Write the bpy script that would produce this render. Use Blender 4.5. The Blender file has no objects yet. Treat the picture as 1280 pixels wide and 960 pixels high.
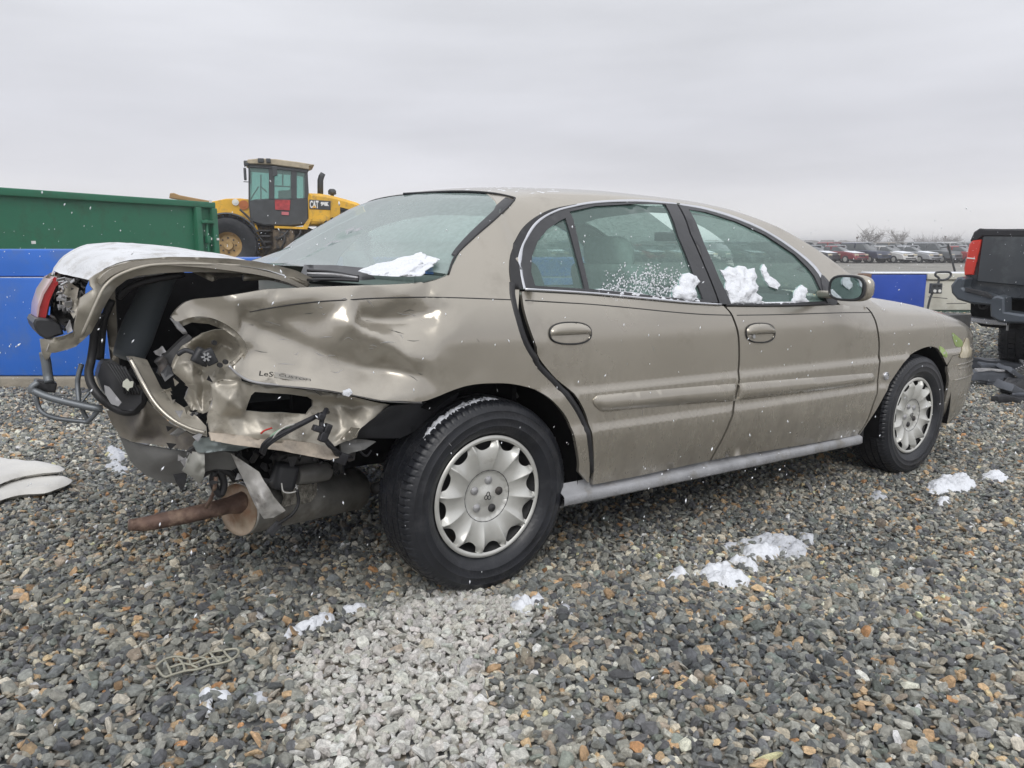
import bpy, bmesh, math, random
import numpy as np
from mathutils import Vector, Matrix, noise as mnoise
from mathutils.geometry import delaunay_2d_cdt
random.seed(7); rng = np.random.default_rng(7)
SC = bpy.context.scene
COL = SC.collection
PI = math.pi

# ------------------------------------------------------------------ camera
CAM = np.array([-1.4133, -2.9606, 1.1799]); YAW, PITCH, FPX = 0.6272, 0.1798, 969.1
CARP = 0.0315                       # the ground under the car falls gently towards its front
FW = np.array([math.sin(YAW)*math.cos(PITCH), math.cos(YAW)*math.cos(PITCH), -math.sin(PITCH)])
RT = np.array([math.cos(YAW), -math.sin(YAW), 0.0]); UP = np.cross(RT, FW)
cam = bpy.data.cameras.new('camera'); cam_ob = bpy.data.objects.new('camera', cam); COL.objects.link(cam_ob)
cam.sensor_fit = 'HORIZONTAL'; cam.sensor_width = 36.0; cam.lens = 36.0*FPX/1280.0
cam.clip_start = 0.05; cam.clip_end = 6000
cam_ob.matrix_world = Matrix(((RT[0], UP[0], -FW[0], CAM[0]), (RT[1], UP[1], -FW[1], CAM[1]), (RT[2], UP[2], -FW[2], CAM[2]), (0, 0, 0, 1)))
SC.camera = cam_ob

# ------------------------------------------------------------------ world: overcast sky
SUN_EL, SUN_ROT = math.radians(42), math.radians(215)
world = bpy.data.worlds.new('World'); SC.world = world; world.use_nodes = True
wn, wl = world.node_tree.nodes, world.node_tree.links
for n in list(wn): wn.remove(n)
def N(nodes, t, **kw):
    n = nodes.new(t)
    for k, v in kw.items(): setattr(n, k, v)
    return n
wo = N(wn, 'ShaderNodeOutputWorld'); bgn = N(wn, 'ShaderNodeBackground'); bgc = N(wn, 'ShaderNodeBackground')
sky = N(wn, 'ShaderNodeTexSky'); sky.sky_type = 'NISHITA'; sky.sun_disc = False; sky.sun_elevation = SUN_EL; sky.sun_rotation = SUN_ROT
bgn.inputs[1].default_value = 0.05; wl.new(sky.outputs[0], bgn.inputs[0])
tc = N(wn, 'ShaderNodeTexCoord'); sep = N(wn, 'ShaderNodeSeparateXYZ'); wl.new(tc.outputs['Generated'], sep.inputs[0])
ramp = N(wn, 'ShaderNodeValToRGB'); wl.new(sep.outputs[2], ramp.inputs[0])
els = [(0.0, (.80, .79, .80)), (0.03, (.76, .755, .775)), (.075, (.64, .64, .68)), (.14, (.62, .625, .67)), (.26, (.66, .67, .71)), (.55, (.88, .89, .93)), (1.0, (1.15, 1.16, 1.2))]
ramp.color_ramp.elements[0].position = 0; ramp.color_ramp.elements[1].position = 1
while len(ramp.color_ramp.elements) < len(els): ramp.color_ramp.elements.new(.5)
for e, (p, c) in zip(ramp.color_ramp.elements, els): e.position = p; e.color = (*c, 1)
mp = N(wn, 'ShaderNodeMapping'); mp.inputs['Scale'].default_value = (1.1, 1.1, 6.0); wl.new(tc.outputs['Generated'], mp.inputs[0])
cn = N(wn, 'ShaderNodeTexNoise'); cn.inputs['Scale'].default_value = 1.7; cn.inputs['Detail'].default_value = 5; cn.inputs['Roughness'].default_value = .5
wl.new(mp.outputs[0], cn.inputs['Vector'])
cr_ = N(wn, 'ShaderNodeMapRange'); cr_.inputs[1].default_value = .3; cr_.inputs[2].default_value = .7; cr_.inputs[3].default_value = .87; cr_.inputs[4].default_value = 1.09
wl.new(cn.outputs[0], cr_.inputs[0])
mx = N(wn, 'ShaderNodeMix', data_type='RGBA', blend_type='MULTIPLY'); mx.inputs[0].default_value = 1
wl.new(ramp.outputs[0], mx.inputs[6]); wl.new(cr_.outputs[0], mx.inputs[7]); wl.new(mx.outputs[2], bgc.inputs[0]); bgc.inputs[1].default_value = 1.15
mxs = N(wn, 'ShaderNodeMixShader'); mxs.inputs[0].default_value = .94
wl.new(bgn.outputs[0], mxs.inputs[1]); wl.new(bgc.outputs[0], mxs.inputs[2]); wl.new(mxs.outputs[0], wo.inputs[0])
sun = bpy.data.lights.new('sun', 'SUN'); sun.energy = 1.15; sun.angle = math.radians(30); sun.color = (1, .97, .93)
sun_ob = bpy.data.objects.new('sun', sun); COL.objects.link(sun_ob)
# sun direction: nishita rotation is measured from +Y clockwise
sd = Vector((math.sin(SUN_ROT)*math.cos(SUN_EL), math.cos(SUN_ROT)*math.cos(SUN_EL), math.sin(SUN_EL)))
sun_ob.rotation_euler = sd.to_track_quat('Z', 'Y').to_euler(); sun_ob.location = (0, 0, 20)
SC.view_settings.view_transform = 'Standard'; SC.view_settings.look = 'None'; SC.view_settings.gamma = 1.0
SC.view_settings.exposure = 0.10
try: SC.cycles.max_bounces = 8; SC.cycles.transparent_max_bounces = 16; SC.cycles.caustics_reflective = False; SC.cycles.caustics_refractive = False
except Exception: pass

# ------------------------------------------------------------------ basic maths
cM, sM = math.cos(CARP), math.sin(CARP)
MC = np.array([[cM, 0, sM], [0, 1, 0], [-sM, 0, cM]])        # car frame -> world
def ray(px, py, car=True):
    d = FW + RT*(px-640)/FPX - UP*(py-480)/FPX
    return (MC.T@CAM, MC.T@d) if car else (CAM, d)
def ony(px, py, y):
    o, d = ray(px, py); return o + d*((y-o[1])/d[1])
def onz(px, py, z, car=True):
    o, d = ray(px, py, car); return o + d*((z-o[2])/d[2])
def atZ(px, py, Z):
    return CAM + (FW + RT*(px-640)/FPX - UP*(py-480)/FPX)*Z
def projl(P):
    w = P@MC.T - CAM; z = w@FW
    return 640+FPX*(w@RT)/z, 480-FPX*(w@UP)/z
def sstep(x, a, b):
    t = np.clip((x-a)/(b-a), 0, 1); return t*t*(3-2*t)
def cat(pts, n=6, closed=False):
    P = np.array(pts, float)
    if len(P) < 3: return P
    out = []; m = len(P)
    for i in range(m if closed else m-1):
        a, b = P[i], P[(i+1) % m]
        p = P[(i-1) % m] if (closed or i > 0) else 2*a-b
        q = P[(i+2) % m] if (closed or i < m-2) else 2*b-a
        for k in range(n):
            t = k/n
            out.append(.5*((2*a)+(-p+b)*t+(2*p-5*a+4*b-q)*t*t+(-p+3*a-3*b+q)*t**3))
    if not closed: out.append(P[-1])
    return np.array(out)
class TPS:
    mix = .80
    def __init__(s, ctrl, lam=1e-4):
        s.c3 = np.array(ctrl, float); r_ = delaunay_2d_cdt([Vector((p[0], p[1])) for p in s.c3], [], [], 0, 1e-6); s.tri = [t for t in r_[2] if len(t) == 3]; s.dv = np.array([(v.x, v.y) for v in r_[0]]); s.dz = np.array([s.c3[min(q), 2] if q else 0 for q in r_[3]])
        C = np.array(ctrl, float); s.xy = C[:, :2]/100; n = len(C)
        K = s.k(np.linalg.norm(s.xy[:, None]-s.xy[None], axis=2)) + lam*np.eye(n)
        Pm = np.hstack([np.ones((n, 1)), s.xy]); A = np.block([[K, Pm], [Pm.T, np.zeros((3, 3))]])
        s.w = np.linalg.lstsq(A, np.concatenate([C[:, 2], np.zeros(3)]), rcond=None)[0]
    def k(s, r): return np.where(r > 1e-9, r*r*np.log(np.maximum(r, 1e-9)), 0)
    def __call__(s, x, y):
        q = np.stack([np.atleast_1d(x), np.atleast_1d(y)], 1)/100
        r = np.linalg.norm(q[:, None]-s.xy[None], axis=2)
        out = s.k(r)@s.w[:-3] + s.w[-3] + q@s.w[-2:]
        X_, Y_ = np.atleast_1d(x).astype(float), np.atleast_1d(y).astype(float)
        for a, b, c in s.tri:                       # flat facets between the control points make the folds crisp
            A, B, C_ = s.dv[a], s.dv[b], s.dv[c]; dt = (B[0]-A[0])*(C_[1]-A[1])-(C_[0]-A[0])*(B[1]-A[1])
            if abs(dt) < 1e-9: continue
            u = ((X_-A[0])*(C_[1]-A[1])-(C_[0]-A[0])*(Y_-A[1]))/dt; v = ((B[0]-A[0])*(Y_-A[1])-(X_-A[0])*(B[1]-A[1]))/dt; m = (u >= 0) & (v >= 0) & (u+v <= 1)
            out[m] = out[m]*(1-s.mix)+s.mix*((1-u-v)*s.dz[a]+u*s.dz[b]+v*s.dz[c])[m]
        return out

# ------------------------------------------------------------------ object helpers
def tag(o, label=None, cat_=None, group=None, kind=None):
    if label: o['label'] = label
    if cat_: o['category'] = cat_
    if group: o['group'] = group
    if kind: o['kind'] = kind
    return o
def empty(name, loc=(0, 0, 0), rz=0, label=None, cat_=None, group=None):
    o = bpy.data.objects.new(name, None); o.empty_display_size = .2; COL.objects.link(o)
    o.location = loc; o.rotation_euler = (0, 0, rz); return tag(o, label, cat_, group)
def link(name, me, mat, parent=None):
    o = bpy.data.objects.new(name, me); COL.objects.link(o)
    if mat is not None and not me.materials:
        for m in (mat if isinstance(mat, (list, tuple)) else [mat]): me.materials.append(m)
    if parent is not None: o.parent = parent
    return o
def mesh_np(name, V, Fc, mat, parent=None, smooth=True, sharp=None):
    me = bpy.data.meshes.new(name); me.from_pydata([tuple(map(float, v)) for v in V], [], [tuple(int(i) for i in f) for f in Fc])
    if smooth: me.polygons.foreach_set('use_smooth', [True]*len(me.polygons))
    me.update()
    if sharp: 
        try: me.set_sharp_from_angle(angle=math.radians(sharp))
        except Exception: pass
    return link(name, me, mat, parent)
class MB:
    """collects shapes for one mesh"""
    def __init__(s): s.V = []; s.F = []; s.M = []; s.mi = 0
    def add(s, V, Fc):
        b = len(s.V); s.V += [tuple(map(float, v)) for v in V]; s.F += [tuple(int(i)+b for i in f) for f in Fc]; s.M += [s.mi]*len(Fc); return s
    def box(s, c, d, R=None, bev=0):
        c = np.array(c, float); d = np.array(d, float)/2
        if bev <= 0:
            P = np.array([(x, y, z) for x in (-1, 1) for y in (-1, 1) for z in (-1, 1)], float)*d
            Fc = [(0, 1, 3, 2), (4, 6, 7, 5), (0, 4, 5, 1), (2, 3, 7, 6), (0, 2, 6, 4), (1, 5, 7, 3)]
        else:
            bm = bmesh.new(); bmesh.ops.create_cube(bm, size=2)
            for v in bm.verts: v.co = Vector((v.co.x*d[0], v.co.y*d[1], v.co.z*d[2]))
            bmesh.ops.bevel(bm, geom=bm.edges[:], offset=min(bev, min(d)*.9), segments=2, profile=.7, affect='EDGES')
            bm.verts.index_update(); P = np.array([v.co[:] for v in bm.verts]); Fc = [tuple(v.index for v in f.verts) for f in bm.faces]; bm.free()
        if R is not None: P = P@np.array(R).T
        return s.add(P+c, Fc)
    def prism(s, outline, a, b, axis=1, inset=0):
        """outline in the two other axes, extruded from a to b along axis; inset bevels the a side"""
        O = np.array(outline, float); n = len(O)
        area = .5*np.sum(O[:, 0]*np.roll(O[:, 1], -1)-np.roll(O[:, 0], -1)*O[:, 1])
        if area < 0: O = O[::-1]
        def put(P, t):
            if axis == 1: return [(p[0], t, p[1]) for p in P]
            if axis == 0: return [(t, p[0], p[1]) for p in P]
            return [(p[0], p[1], t) for p in P]
        rings = [put(O, a), put(O, b)]
        if inset > 0:
            c = O.mean(0); d1 = np.roll(O, -1, 0)-O; d0 = O-np.roll(O, 1, 0)
            n1 = np.stack([-d1[:, 1], d1[:, 0]], 1); n0 = np.stack([-d0[:, 1], d0[:, 0]], 1)
            n1 /= np.linalg.norm(n1, axis=1)[:, None]+1e-9; n0 /= np.linalg.norm(n0, axis=1)[:, None]+1e-9
            nn = n1+n0; nn /= np.linalg.norm(nn, axis=1)[:, None]+1e-9
            sg = 1 if b > a else -1
            rings = [put(O+nn*inset, a), put(O, a+sg*inset), put(O, b-sg*inset), put(O+nn*inset, b)]
        V = [p for r in rings for p in r]; Fc = []
        for k in range(len(rings)-1):
            for i in range(n):
                j = (i+1) % n; Fc.append((k*n+i, k*n+j, (k+1)*n+j, (k+1)*n+i))
        Fc.append(tuple(range(n))[::-1]); Fc.append(tuple((len(rings)-1)*n+i for i in range(n)))
        return s.add(V, Fc)
    def tube(s, pts, r, seg=8, cap=True, smooth_n=0):
        P = cat(pts, smooth_n) if smooth_n else np.array(pts, float)
        m = len(P); rr = np.full(m, r) if np.isscalar(r) else np.interp(np.linspace(0, 1, m), np.linspace(0, 1, len(r)), r)
        T = np.gradient(P, axis=0); T /= np.linalg.norm(T, axis=1)[:, None]+1e-12
        u = np.cross(T[0], (0, 0, 1)); 
        if np.linalg.norm(u) < .1: u = np.cross(T[0], (1, 0, 0))
        V = []
        for i in range(m):
            u = u - T[i]*(u@T[i]); u /= np.linalg.norm(u)+1e-12; v = np.cross(T[i], u)
            for k in range(seg):
                a = 2*PI*k/seg; V.append(P[i]+rr[i]*(u*math.cos(a)+v*math.sin(a)))
        Fc = [(i*seg+k, i*seg+(k+1) % seg, (i+1)*seg+(k+1) % seg, (i+1)*seg+k) for i in range(m-1) for k in range(seg)]
        if cap: Fc += [tuple(range(seg))[::-1], tuple((m-1)*seg+k for k in range(seg))]
        return s.add(V, Fc)
    def lathe(s, prof, c=(0, 0, 0), axis=1, seg=48, ang=(0, 2*PI)):
        """prof: (r, t) along the axis"""
        full = abs(ang[1]-ang[0]-2*PI) < 1e-6; ns = seg if full else seg+1; V = []
        for k in range(ns):
            a = ang[0]+(ang[1]-ang[0])*k/seg
            for r, t in prof:
                p = [0, 0, 0]; o = [i for i in range(3) if i != axis]
                p[o[0]] = r*math.cos(a); p[o[1]] = r*math.sin(a); p[axis] = t; V.append(np.array(p)+c)
        m = len(prof); Fc = []
        for k in range(seg):
            k2 = (k+1) % ns
            for i in range(m-1): Fc.append((k*m+i, k*m+i+1, k2*m+i+1, k2*m+i))
        return s.add(V, Fc)
    def cyl(s, a, b, r, seg=16, r2=None):
        return s.tube([a, b], [r, r if r2 is None else r2], seg)
    def build(s, name, mat, parent=None, smooth=False, sharp=None):
        o = mesh_np(name, s.V, s.F, mat, parent, smooth or bool(sharp), sharp)
        bm = bmesh.new(); bm.from_mesh(o.data); bmesh.ops.recalc_face_normals(bm, faces=bm.faces[:]); bm.to_mesh(o.data); bm.free()
        if isinstance(mat, (list, tuple)): o.data.polygons.foreach_set('material_index', s.M)
        return o
def copy_tree(o, parent=None):
    c = o.copy(); COL.objects.link(c)
    if parent is not None: c.parent = parent
    for ch in list(o.children): copy_tree(ch, c)
    return c
def text_mesh(name, body, size, mat, parent=None, extrude=.002, bold=.0, M=None, spacing=1.0):
    cu = bpy.data.curves.new('t', 'FONT'); cu.body = body; cu.size = size; cu.extrude = extrude; cu.offset = bold; cu.space_character = spacing
    cu.align_x = 'LEFT'; cu.align_y = 'BOTTOM_BASELINE'; cu.resolution_u = 3
    t = bpy.data.objects.new('t', cu); COL.objects.link(t)
    me = bpy.data.meshes.new_from_object(t.evaluated_get(bpy.context.evaluated_depsgraph_get())); bpy.data.objects.remove(t)
    if M is not None: me.transform(M)
    me.name = name
    me.materials.clear()
    return link(name, me, mat, parent)

# ------------------------------------------------------------------ materials
MAT = {}
def mat(name, col, rough=.5, metal=0., coat=0., var=.12, vscale=6., bump=0., bscale=40., col2=None, c2=(.5, .7), c2scale=3., spec=.5, coat_r=.08, rvar=.15, emit=None):
    m = bpy.data.materials.new(name); m.use_nodes = True; nt = m.node_tree; nd, lk = nt.nodes, nt.links
    b = nd['Principled BSDF']; b.inputs['Metallic'].default_value = metal; b.inputs['Specular IOR Level'].default_value = spec
    b.inputs['Coat Weight'].default_value = coat; b.inputs['Coat Roughness'].default_value = coat_r
    tcn = N(nd, 'ShaderNodeTexCoord'); no = N(nd, 'ShaderNodeTexNoise'); no.inputs['Scale'].default_value = vscale; no.inputs['Detail'].default_value = 5
    lk.new(tcn.outputs['Object'], no.inputs['Vector'])
    mr = N(nd, 'ShaderNodeMapRange'); mr.inputs[1].default_value = .3; mr.inputs[2].default_value = .7; mr.inputs[3].default_value = 1-var; mr.inputs[4].default_value = 1+var
    lk.new(no.outputs[0], mr.inputs[0])
    mm = N(nd, 'ShaderNodeMix', data_type='RGBA', blend_type='MULTIPLY'); mm.inputs[0].default_value = 1; mm.inputs[6].default_value = (*col, 1)
    lk.new(mr.outputs[0], mm.inputs[7]); out = mm.outputs[2]
    if col2 is not None:
        n2 = N(nd, 'ShaderNodeTexNoise'); n2.inputs['Scale'].default_value = c2scale; n2.inputs['Detail'].default_value = 8; n2.inputs['Roughness'].default_value = .65
        lk.new(tcn.outputs['Object'], n2.inputs['Vector'])
        r2 = N(nd, 'ShaderNodeMapRange'); r2.inputs[1].default_value = c2[0]; r2.inputs[2].default_value = c2[1]; lk.new(n2.outputs[0], r2.inputs[0])
        m2 = N(nd, 'ShaderNodeMix', data_type='RGBA'); lk.new(r2.outputs[0], m2.inputs[0]); lk.new(out, m2.inputs[6]); m2.inputs[7].default_value = (*col2, 1); out = m2.outputs[2]
    lk.new(out, b.inputs['Base Color'])
    r3 = N(nd, 'ShaderNodeMapRange'); r3.inputs[1].default_value = .3; r3.inputs[2].default_value = .7
    r3.inputs[3].default_value = max(.02, rough*(1-rvar)); r3.inputs[4].default_value = min(1, rough*(1+rvar)); lk.new(no.outputs[0], r3.inputs[0]); lk.new(r3.outputs[0], b.inputs['Roughness'])
    if bump > 0:
        n3 = N(nd, 'ShaderNodeTexNoise'); n3.inputs['Scale'].default_value = bscale; n3.inputs['Detail'].default_value = 6; lk.new(tcn.outputs['Object'], n3.inputs['Vector'])
        bp = N(nd, 'ShaderNodeBump'); bp.inputs['Distance'].default_value = bump; bp.inputs['Strength'].default_value = 1; lk.new(n3.outputs[0], bp.inputs['Height']); lk.new(bp.outputs[0], b.inputs['Normal'])
    if emit: b.inputs['Emission Color'].default_value = (*emit[0], 1); b.inputs['Emission Strength'].default_value = emit[1]
    MAT[name] = m; return m
def glass(name, tint, film=.12, film_col=(.5, .55, .55), rough=.03, spots=0.):
    m = bpy.data.materials.new(name); m.use_nodes = True; nt = m.node_tree; nd, lk = nt.nodes, nt.links; nd.clear()
    o = N(nd, 'ShaderNodeOutputMaterial'); tr = N(nd, 'ShaderNodeBsdfTransparent'); tr.inputs[0].default_value = (*tint, 1)
    gl = N(nd, 'ShaderNodeBsdfGlossy'); gl.inputs['Roughness'].default_value = rough; df = N(nd, 'ShaderNodeBsdfDiffuse'); df.inputs[0].default_value = (*film_col, 1)
    a = N(nd, 'ShaderNodeMixShader'); b = N(nd, 'ShaderNodeMixShader'); ge_ = N(nd, 'ShaderNodeNewGeometry'); dt_ = N(nd, 'ShaderNodeVectorMath', operation='DOT_PRODUCT'); lk.new(ge_.outputs['Incoming'], dt_.inputs[0]); lk.new(ge_.outputs['Normal'], dt_.inputs[1])
    ab = N(nd, 'ShaderNodeMath', operation='ABSOLUTE'); lk.new(dt_.outputs['Value'], ab.inputs[0]); om = N(nd, 'ShaderNodeMath', operation='SUBTRACT'); om.inputs[0].default_value = 1; lk.new(ab.outputs[0], om.inputs[1])
    pw = N(nd, 'ShaderNodeMath', operation='POWER'); lk.new(om.outputs[0], pw.inputs[0]); pw.inputs[1].default_value = 5; fr = N(nd, 'ShaderNodeMath', operation='MULTIPLY_ADD'); lk.new(pw.outputs[0], fr.inputs[0]); fr.inputs[1].default_value = .9; fr.inputs[2].default_value = .06
    tcn = N(nd, 'ShaderNodeTexCoord'); no = N(nd, 'ShaderNodeTexNoise'); no.inputs['Scale'].default_value = 60; no.inputs['Detail'].default_value = 4; lk.new(tcn.outputs['Object'], no.inputs[0])
    mr = N(nd, 'ShaderNodeMapRange'); mr.inputs[1].default_value = .35; mr.inputs[2].default_value = .75; mr.inputs[3].default_value = film*.93; mr.inputs[4].default_value = film*1.1+spots; lk.new(no.outputs[0], mr.inputs[0])
    lk.new(mr.outputs[0], a.inputs[0]); lk.new(tr.outputs[0], a.inputs[1]); lk.new(df.outputs[0], a.inputs[2])
    lk.new(fr.outputs[0], b.inputs[0]); lk.new(a.outputs[0], b.inputs[1]); lk.new(gl.outputs[0], b.inputs[2]); lk.new(b.outputs[0], o.inputs[0]); MAT[name] = m; return m

PAINT = mat('pewter_paint', (.42, .39, .335), rough=.24, metal=.66, coat=.45, var=.06, vscale=2.5, col2=(.25, .225, .19), c2=(.55, .9), c2scale=5, bump=.0006, bscale=3.0, rvar=.25)
PAINT_IN = mat('pewter_undercoat', (.43, .40, .34), rough=.42, metal=.4, coat=.15, var=.15, vscale=14, col2=(.15, .135, .115), c2=(.56, .75), c2scale=11, bump=.004, bscale=18)
def low_dirt_and_reflection(m, col, z0, z1, amt):
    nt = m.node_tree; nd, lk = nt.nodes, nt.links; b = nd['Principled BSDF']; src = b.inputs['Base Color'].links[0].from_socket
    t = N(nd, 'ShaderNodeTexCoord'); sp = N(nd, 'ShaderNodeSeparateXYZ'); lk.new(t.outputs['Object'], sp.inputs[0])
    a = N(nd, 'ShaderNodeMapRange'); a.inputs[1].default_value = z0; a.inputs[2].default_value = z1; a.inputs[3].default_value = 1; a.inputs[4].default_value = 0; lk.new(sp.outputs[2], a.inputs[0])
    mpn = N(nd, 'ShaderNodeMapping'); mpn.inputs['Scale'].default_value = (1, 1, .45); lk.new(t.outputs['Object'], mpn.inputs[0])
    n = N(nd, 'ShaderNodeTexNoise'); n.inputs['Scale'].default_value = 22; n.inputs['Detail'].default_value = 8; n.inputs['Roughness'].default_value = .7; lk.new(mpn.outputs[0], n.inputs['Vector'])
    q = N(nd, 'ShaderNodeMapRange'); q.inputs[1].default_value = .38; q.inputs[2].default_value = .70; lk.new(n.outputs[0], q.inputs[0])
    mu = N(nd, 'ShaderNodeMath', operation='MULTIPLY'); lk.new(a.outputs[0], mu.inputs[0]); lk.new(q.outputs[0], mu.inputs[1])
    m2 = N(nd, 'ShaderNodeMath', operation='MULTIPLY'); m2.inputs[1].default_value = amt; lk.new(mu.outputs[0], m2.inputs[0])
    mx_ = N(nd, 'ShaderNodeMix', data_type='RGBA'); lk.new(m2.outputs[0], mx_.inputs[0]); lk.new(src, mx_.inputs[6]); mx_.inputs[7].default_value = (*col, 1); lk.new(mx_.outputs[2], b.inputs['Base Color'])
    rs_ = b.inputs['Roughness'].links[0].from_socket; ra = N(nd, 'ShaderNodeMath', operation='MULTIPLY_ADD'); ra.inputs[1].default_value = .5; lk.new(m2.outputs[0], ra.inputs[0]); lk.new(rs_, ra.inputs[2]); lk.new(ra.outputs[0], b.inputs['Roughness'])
low_dirt_and_reflection(PAINT, (.115, .10, .085), .22, .70, .6)  # road grime, with the dark ground reflection also painted into the lower body
BLACK = mat('black_rubber', (.018, .018, .02), rough=.5, var=.2, vscale=20)
BLACKP = mat('black_plastic', (.035, .036, .04), rough=.38, var=.2, vscale=15, bump=.001)
VOID = mat('black_carpet_and_backing', (.008, .008, .009), rough=.95, var=.3, vscale=30, spec=.1)  # carpet black, also the stand-in for shade behind the torn corner
CHROME = mat('bright_trim', (.62, .63, .66), rough=.25, metal=.85, var=.05)
TYRE = mat('tyre_rubber', (.016, .0175, .022), rough=.40, var=.3, vscale=9, col2=(.055, .055, .06), c2=(.52, .85), c2scale=14, bump=.0012, bscale=90)
HUB = mat('silver_hubcap_paint', (.56, .56, .53), rough=.34, metal=.35, coat=.3, var=.08, vscale=12, col2=(.30, .28, .24), c2=(.6, .85), c2scale=16)
DARKM = mat('dark_steel', (.06, .06, .062), rough=.6, metal=.4, var=.3, vscale=14, col2=(.10, .07, .05), c2=(.55, .8), c2scale=9, bump=.002)
RUST = mat('rusty_pipe', (.15, .095, .075), rough=.66, metal=.3, var=.35, vscale=26, col2=(.30, .22, .16), c2=(.48, .66), c2scale=13, bump=.005, bscale=45)
MUFF = mat('muffler_steel', (.44, .43, .40), rough=.5, metal=.6, var=.25, vscale=9, col2=(.15, .115, .09), c2=(.5, .75), c2scale=6, bump=.002)
ALU = mat('bare_bracket_metal', (.42, .42, .43), rough=.45, metal=.5, var=.2, vscale=18, col2=(.22, .21, .2), c2=(.5, .75), c2scale=12, bump=.003)
FASC = mat('grey_fascia_inside', (.17, .17, .165), rough=.55, var=.15, vscale=6, col2=(.10, .10, .10), c2=(.5, .8), c2scale=5, bump=.003, bscale=12)
SNOW = mat('snow', (.76, .785, .83), rough=.75, var=.05, vscale=30, bump=.012, bscale=55, spec=.3)
THIN = mat('thin_melting_snow', (.62, .635, .66), rough=.7, var=.10, vscale=9, bump=.004, bscale=70, col2=(.36, .345, .32), c2=(.52, .72), c2scale=14)
ICE = mat('packed_icy_snow', (.55, .57, .61), rough=.5, var=.15, vscale=30, bump=.01, bscale=70, col2=(.33, .33, .33), c2=(.55, .75), c2scale=22)
FROST = mat('frosted_sill_paint', (.34, .345, .36), rough=.5, metal=.15, var=.2, vscale=9, bump=.003, bscale=60, col2=(.20, .185, .16), c2=(.52, .72), c2scale=10)
REDL = mat('red_lens', (.42, .012, .015), rough=.15, coat=.8, var=.2, vscale=20)
CLEARL = mat('hazy_lamp_lens', (.62, .55, .40), rough=.2, coat=.8, var=.2, vscale=20)
LGREEN = mat('green_marker_paint', (.27, .37, .12), rough=.5, coat=.3, var=.2, vscale=30)
SEATM = mat('grey_seat_fabric', (.24, .25, .245), rough=.9, var=.15, vscale=40)
TRIMM = mat('grey_interior_trim', (.30, .305, .295), rough=.7, var=.1)
GLS = glass('tinted_side_glass', (.76, .95, .89), film=.17, film_col=(.42, .64, .585))
GLR = glass('misted_rear_glass', (.66, .84, .80), film=.42, film_col=(.54, .66, .64), rough=.06)
GLC = glass('snow_misted_glass', (.80, .92, .88), film=.60, film_col=(.74, .86, .80), spots=.2)
MIRR = mat('mirror_glass', (.55, .6, .6), rough=.03, metal=1, var=.02)

# ------------------------------------------------------------------ terrain height
def gz(x, y):
    x = np.asarray(x, float); y = np.asarray(y, float)
    xc = np.clip(x, -4, 5.0)
    z = -CARP*xc
    z = z - sstep(x, 8, 70)*.36
    z = z + sstep(y, 7, 17)*(1-sstep(x, 9, 20))*.42
    return z

# ------------------------------------------------------------------ the sedan: side surface of the body
WK = np.array([(-1.4, .80), (-1.1, .86), (-.8, .895), (-.4, .918), (0, .926), (.6, .93), (1.6, .93), (2.2, .926), (2.8, .912), (3.15, .895), (3.4, .868), (3.6, .825), (3.75, .76), (3.85, .66), (3.93, .45), (3.97, .0)])
ZK = np.array([(-1.4, 1.02), (-.3, 1.045), (-.15, 1.075), (-.10, 1.135), (.0, 1.20), (.13, 1.275), (.255, 1.342), (.45, 1.375), (.9, 1.392), (1.3, 1.385), (1.5, 1.37), (1.75, 1.325), (2.0, 1.23), (2.2, 1.10), (2.36, .965), (2.5, .90), (3.0, .86), (3.4, .80), (3.7, .72), (3.97, .66)])
ZT = np.array([(-1.4, 1.05), (-.4, 1.09), (-.2, 1.17), (0, 1.30), (.13, 1.385), (.3, 1.415), (.55, 1.432), (.9, 1.445), (1.3, 1.44), (1.5, 1.425), (1.75, 1.37), (2.0, 1.28), (2.3, 1.13), (2.55, 1.0), (2.8, .985), (3.2, .93), (3.6, .83), (3.97, .68)])
def smooth_interp(x, K):
    # monotone-ish smooth interpolation through the knots (cubic Hermite)
    X, Y = K[:, 0], K[:, 1]; d = np.diff(Y)/np.diff(X); m = np.concatenate([[d[0]], (d[:-1]+d[1:])/2, [d[-1]]])
    m[1:-1] = np.where(d[:-1]*d[1:] <= 0, 0, 2*d[:-1]*d[1:]/(d[:-1]+d[1:]+1e-12))
    x = np.clip(np.asarray(x, float), X[0], X[-1]); i = np.clip(np.searchsorted(X, x)-1, 0, len(X)-2)
    h = X[i+1]-X[i]; t = (x-X[i])/h
    return (2*t**3-3*t**2+1)*Y[i]+(t**3-2*t**2+t)*h*m[i]+(-2*t**3+3*t**2)*Y[i+1]+(t**3-t**2)*h*m[i+1]
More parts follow.
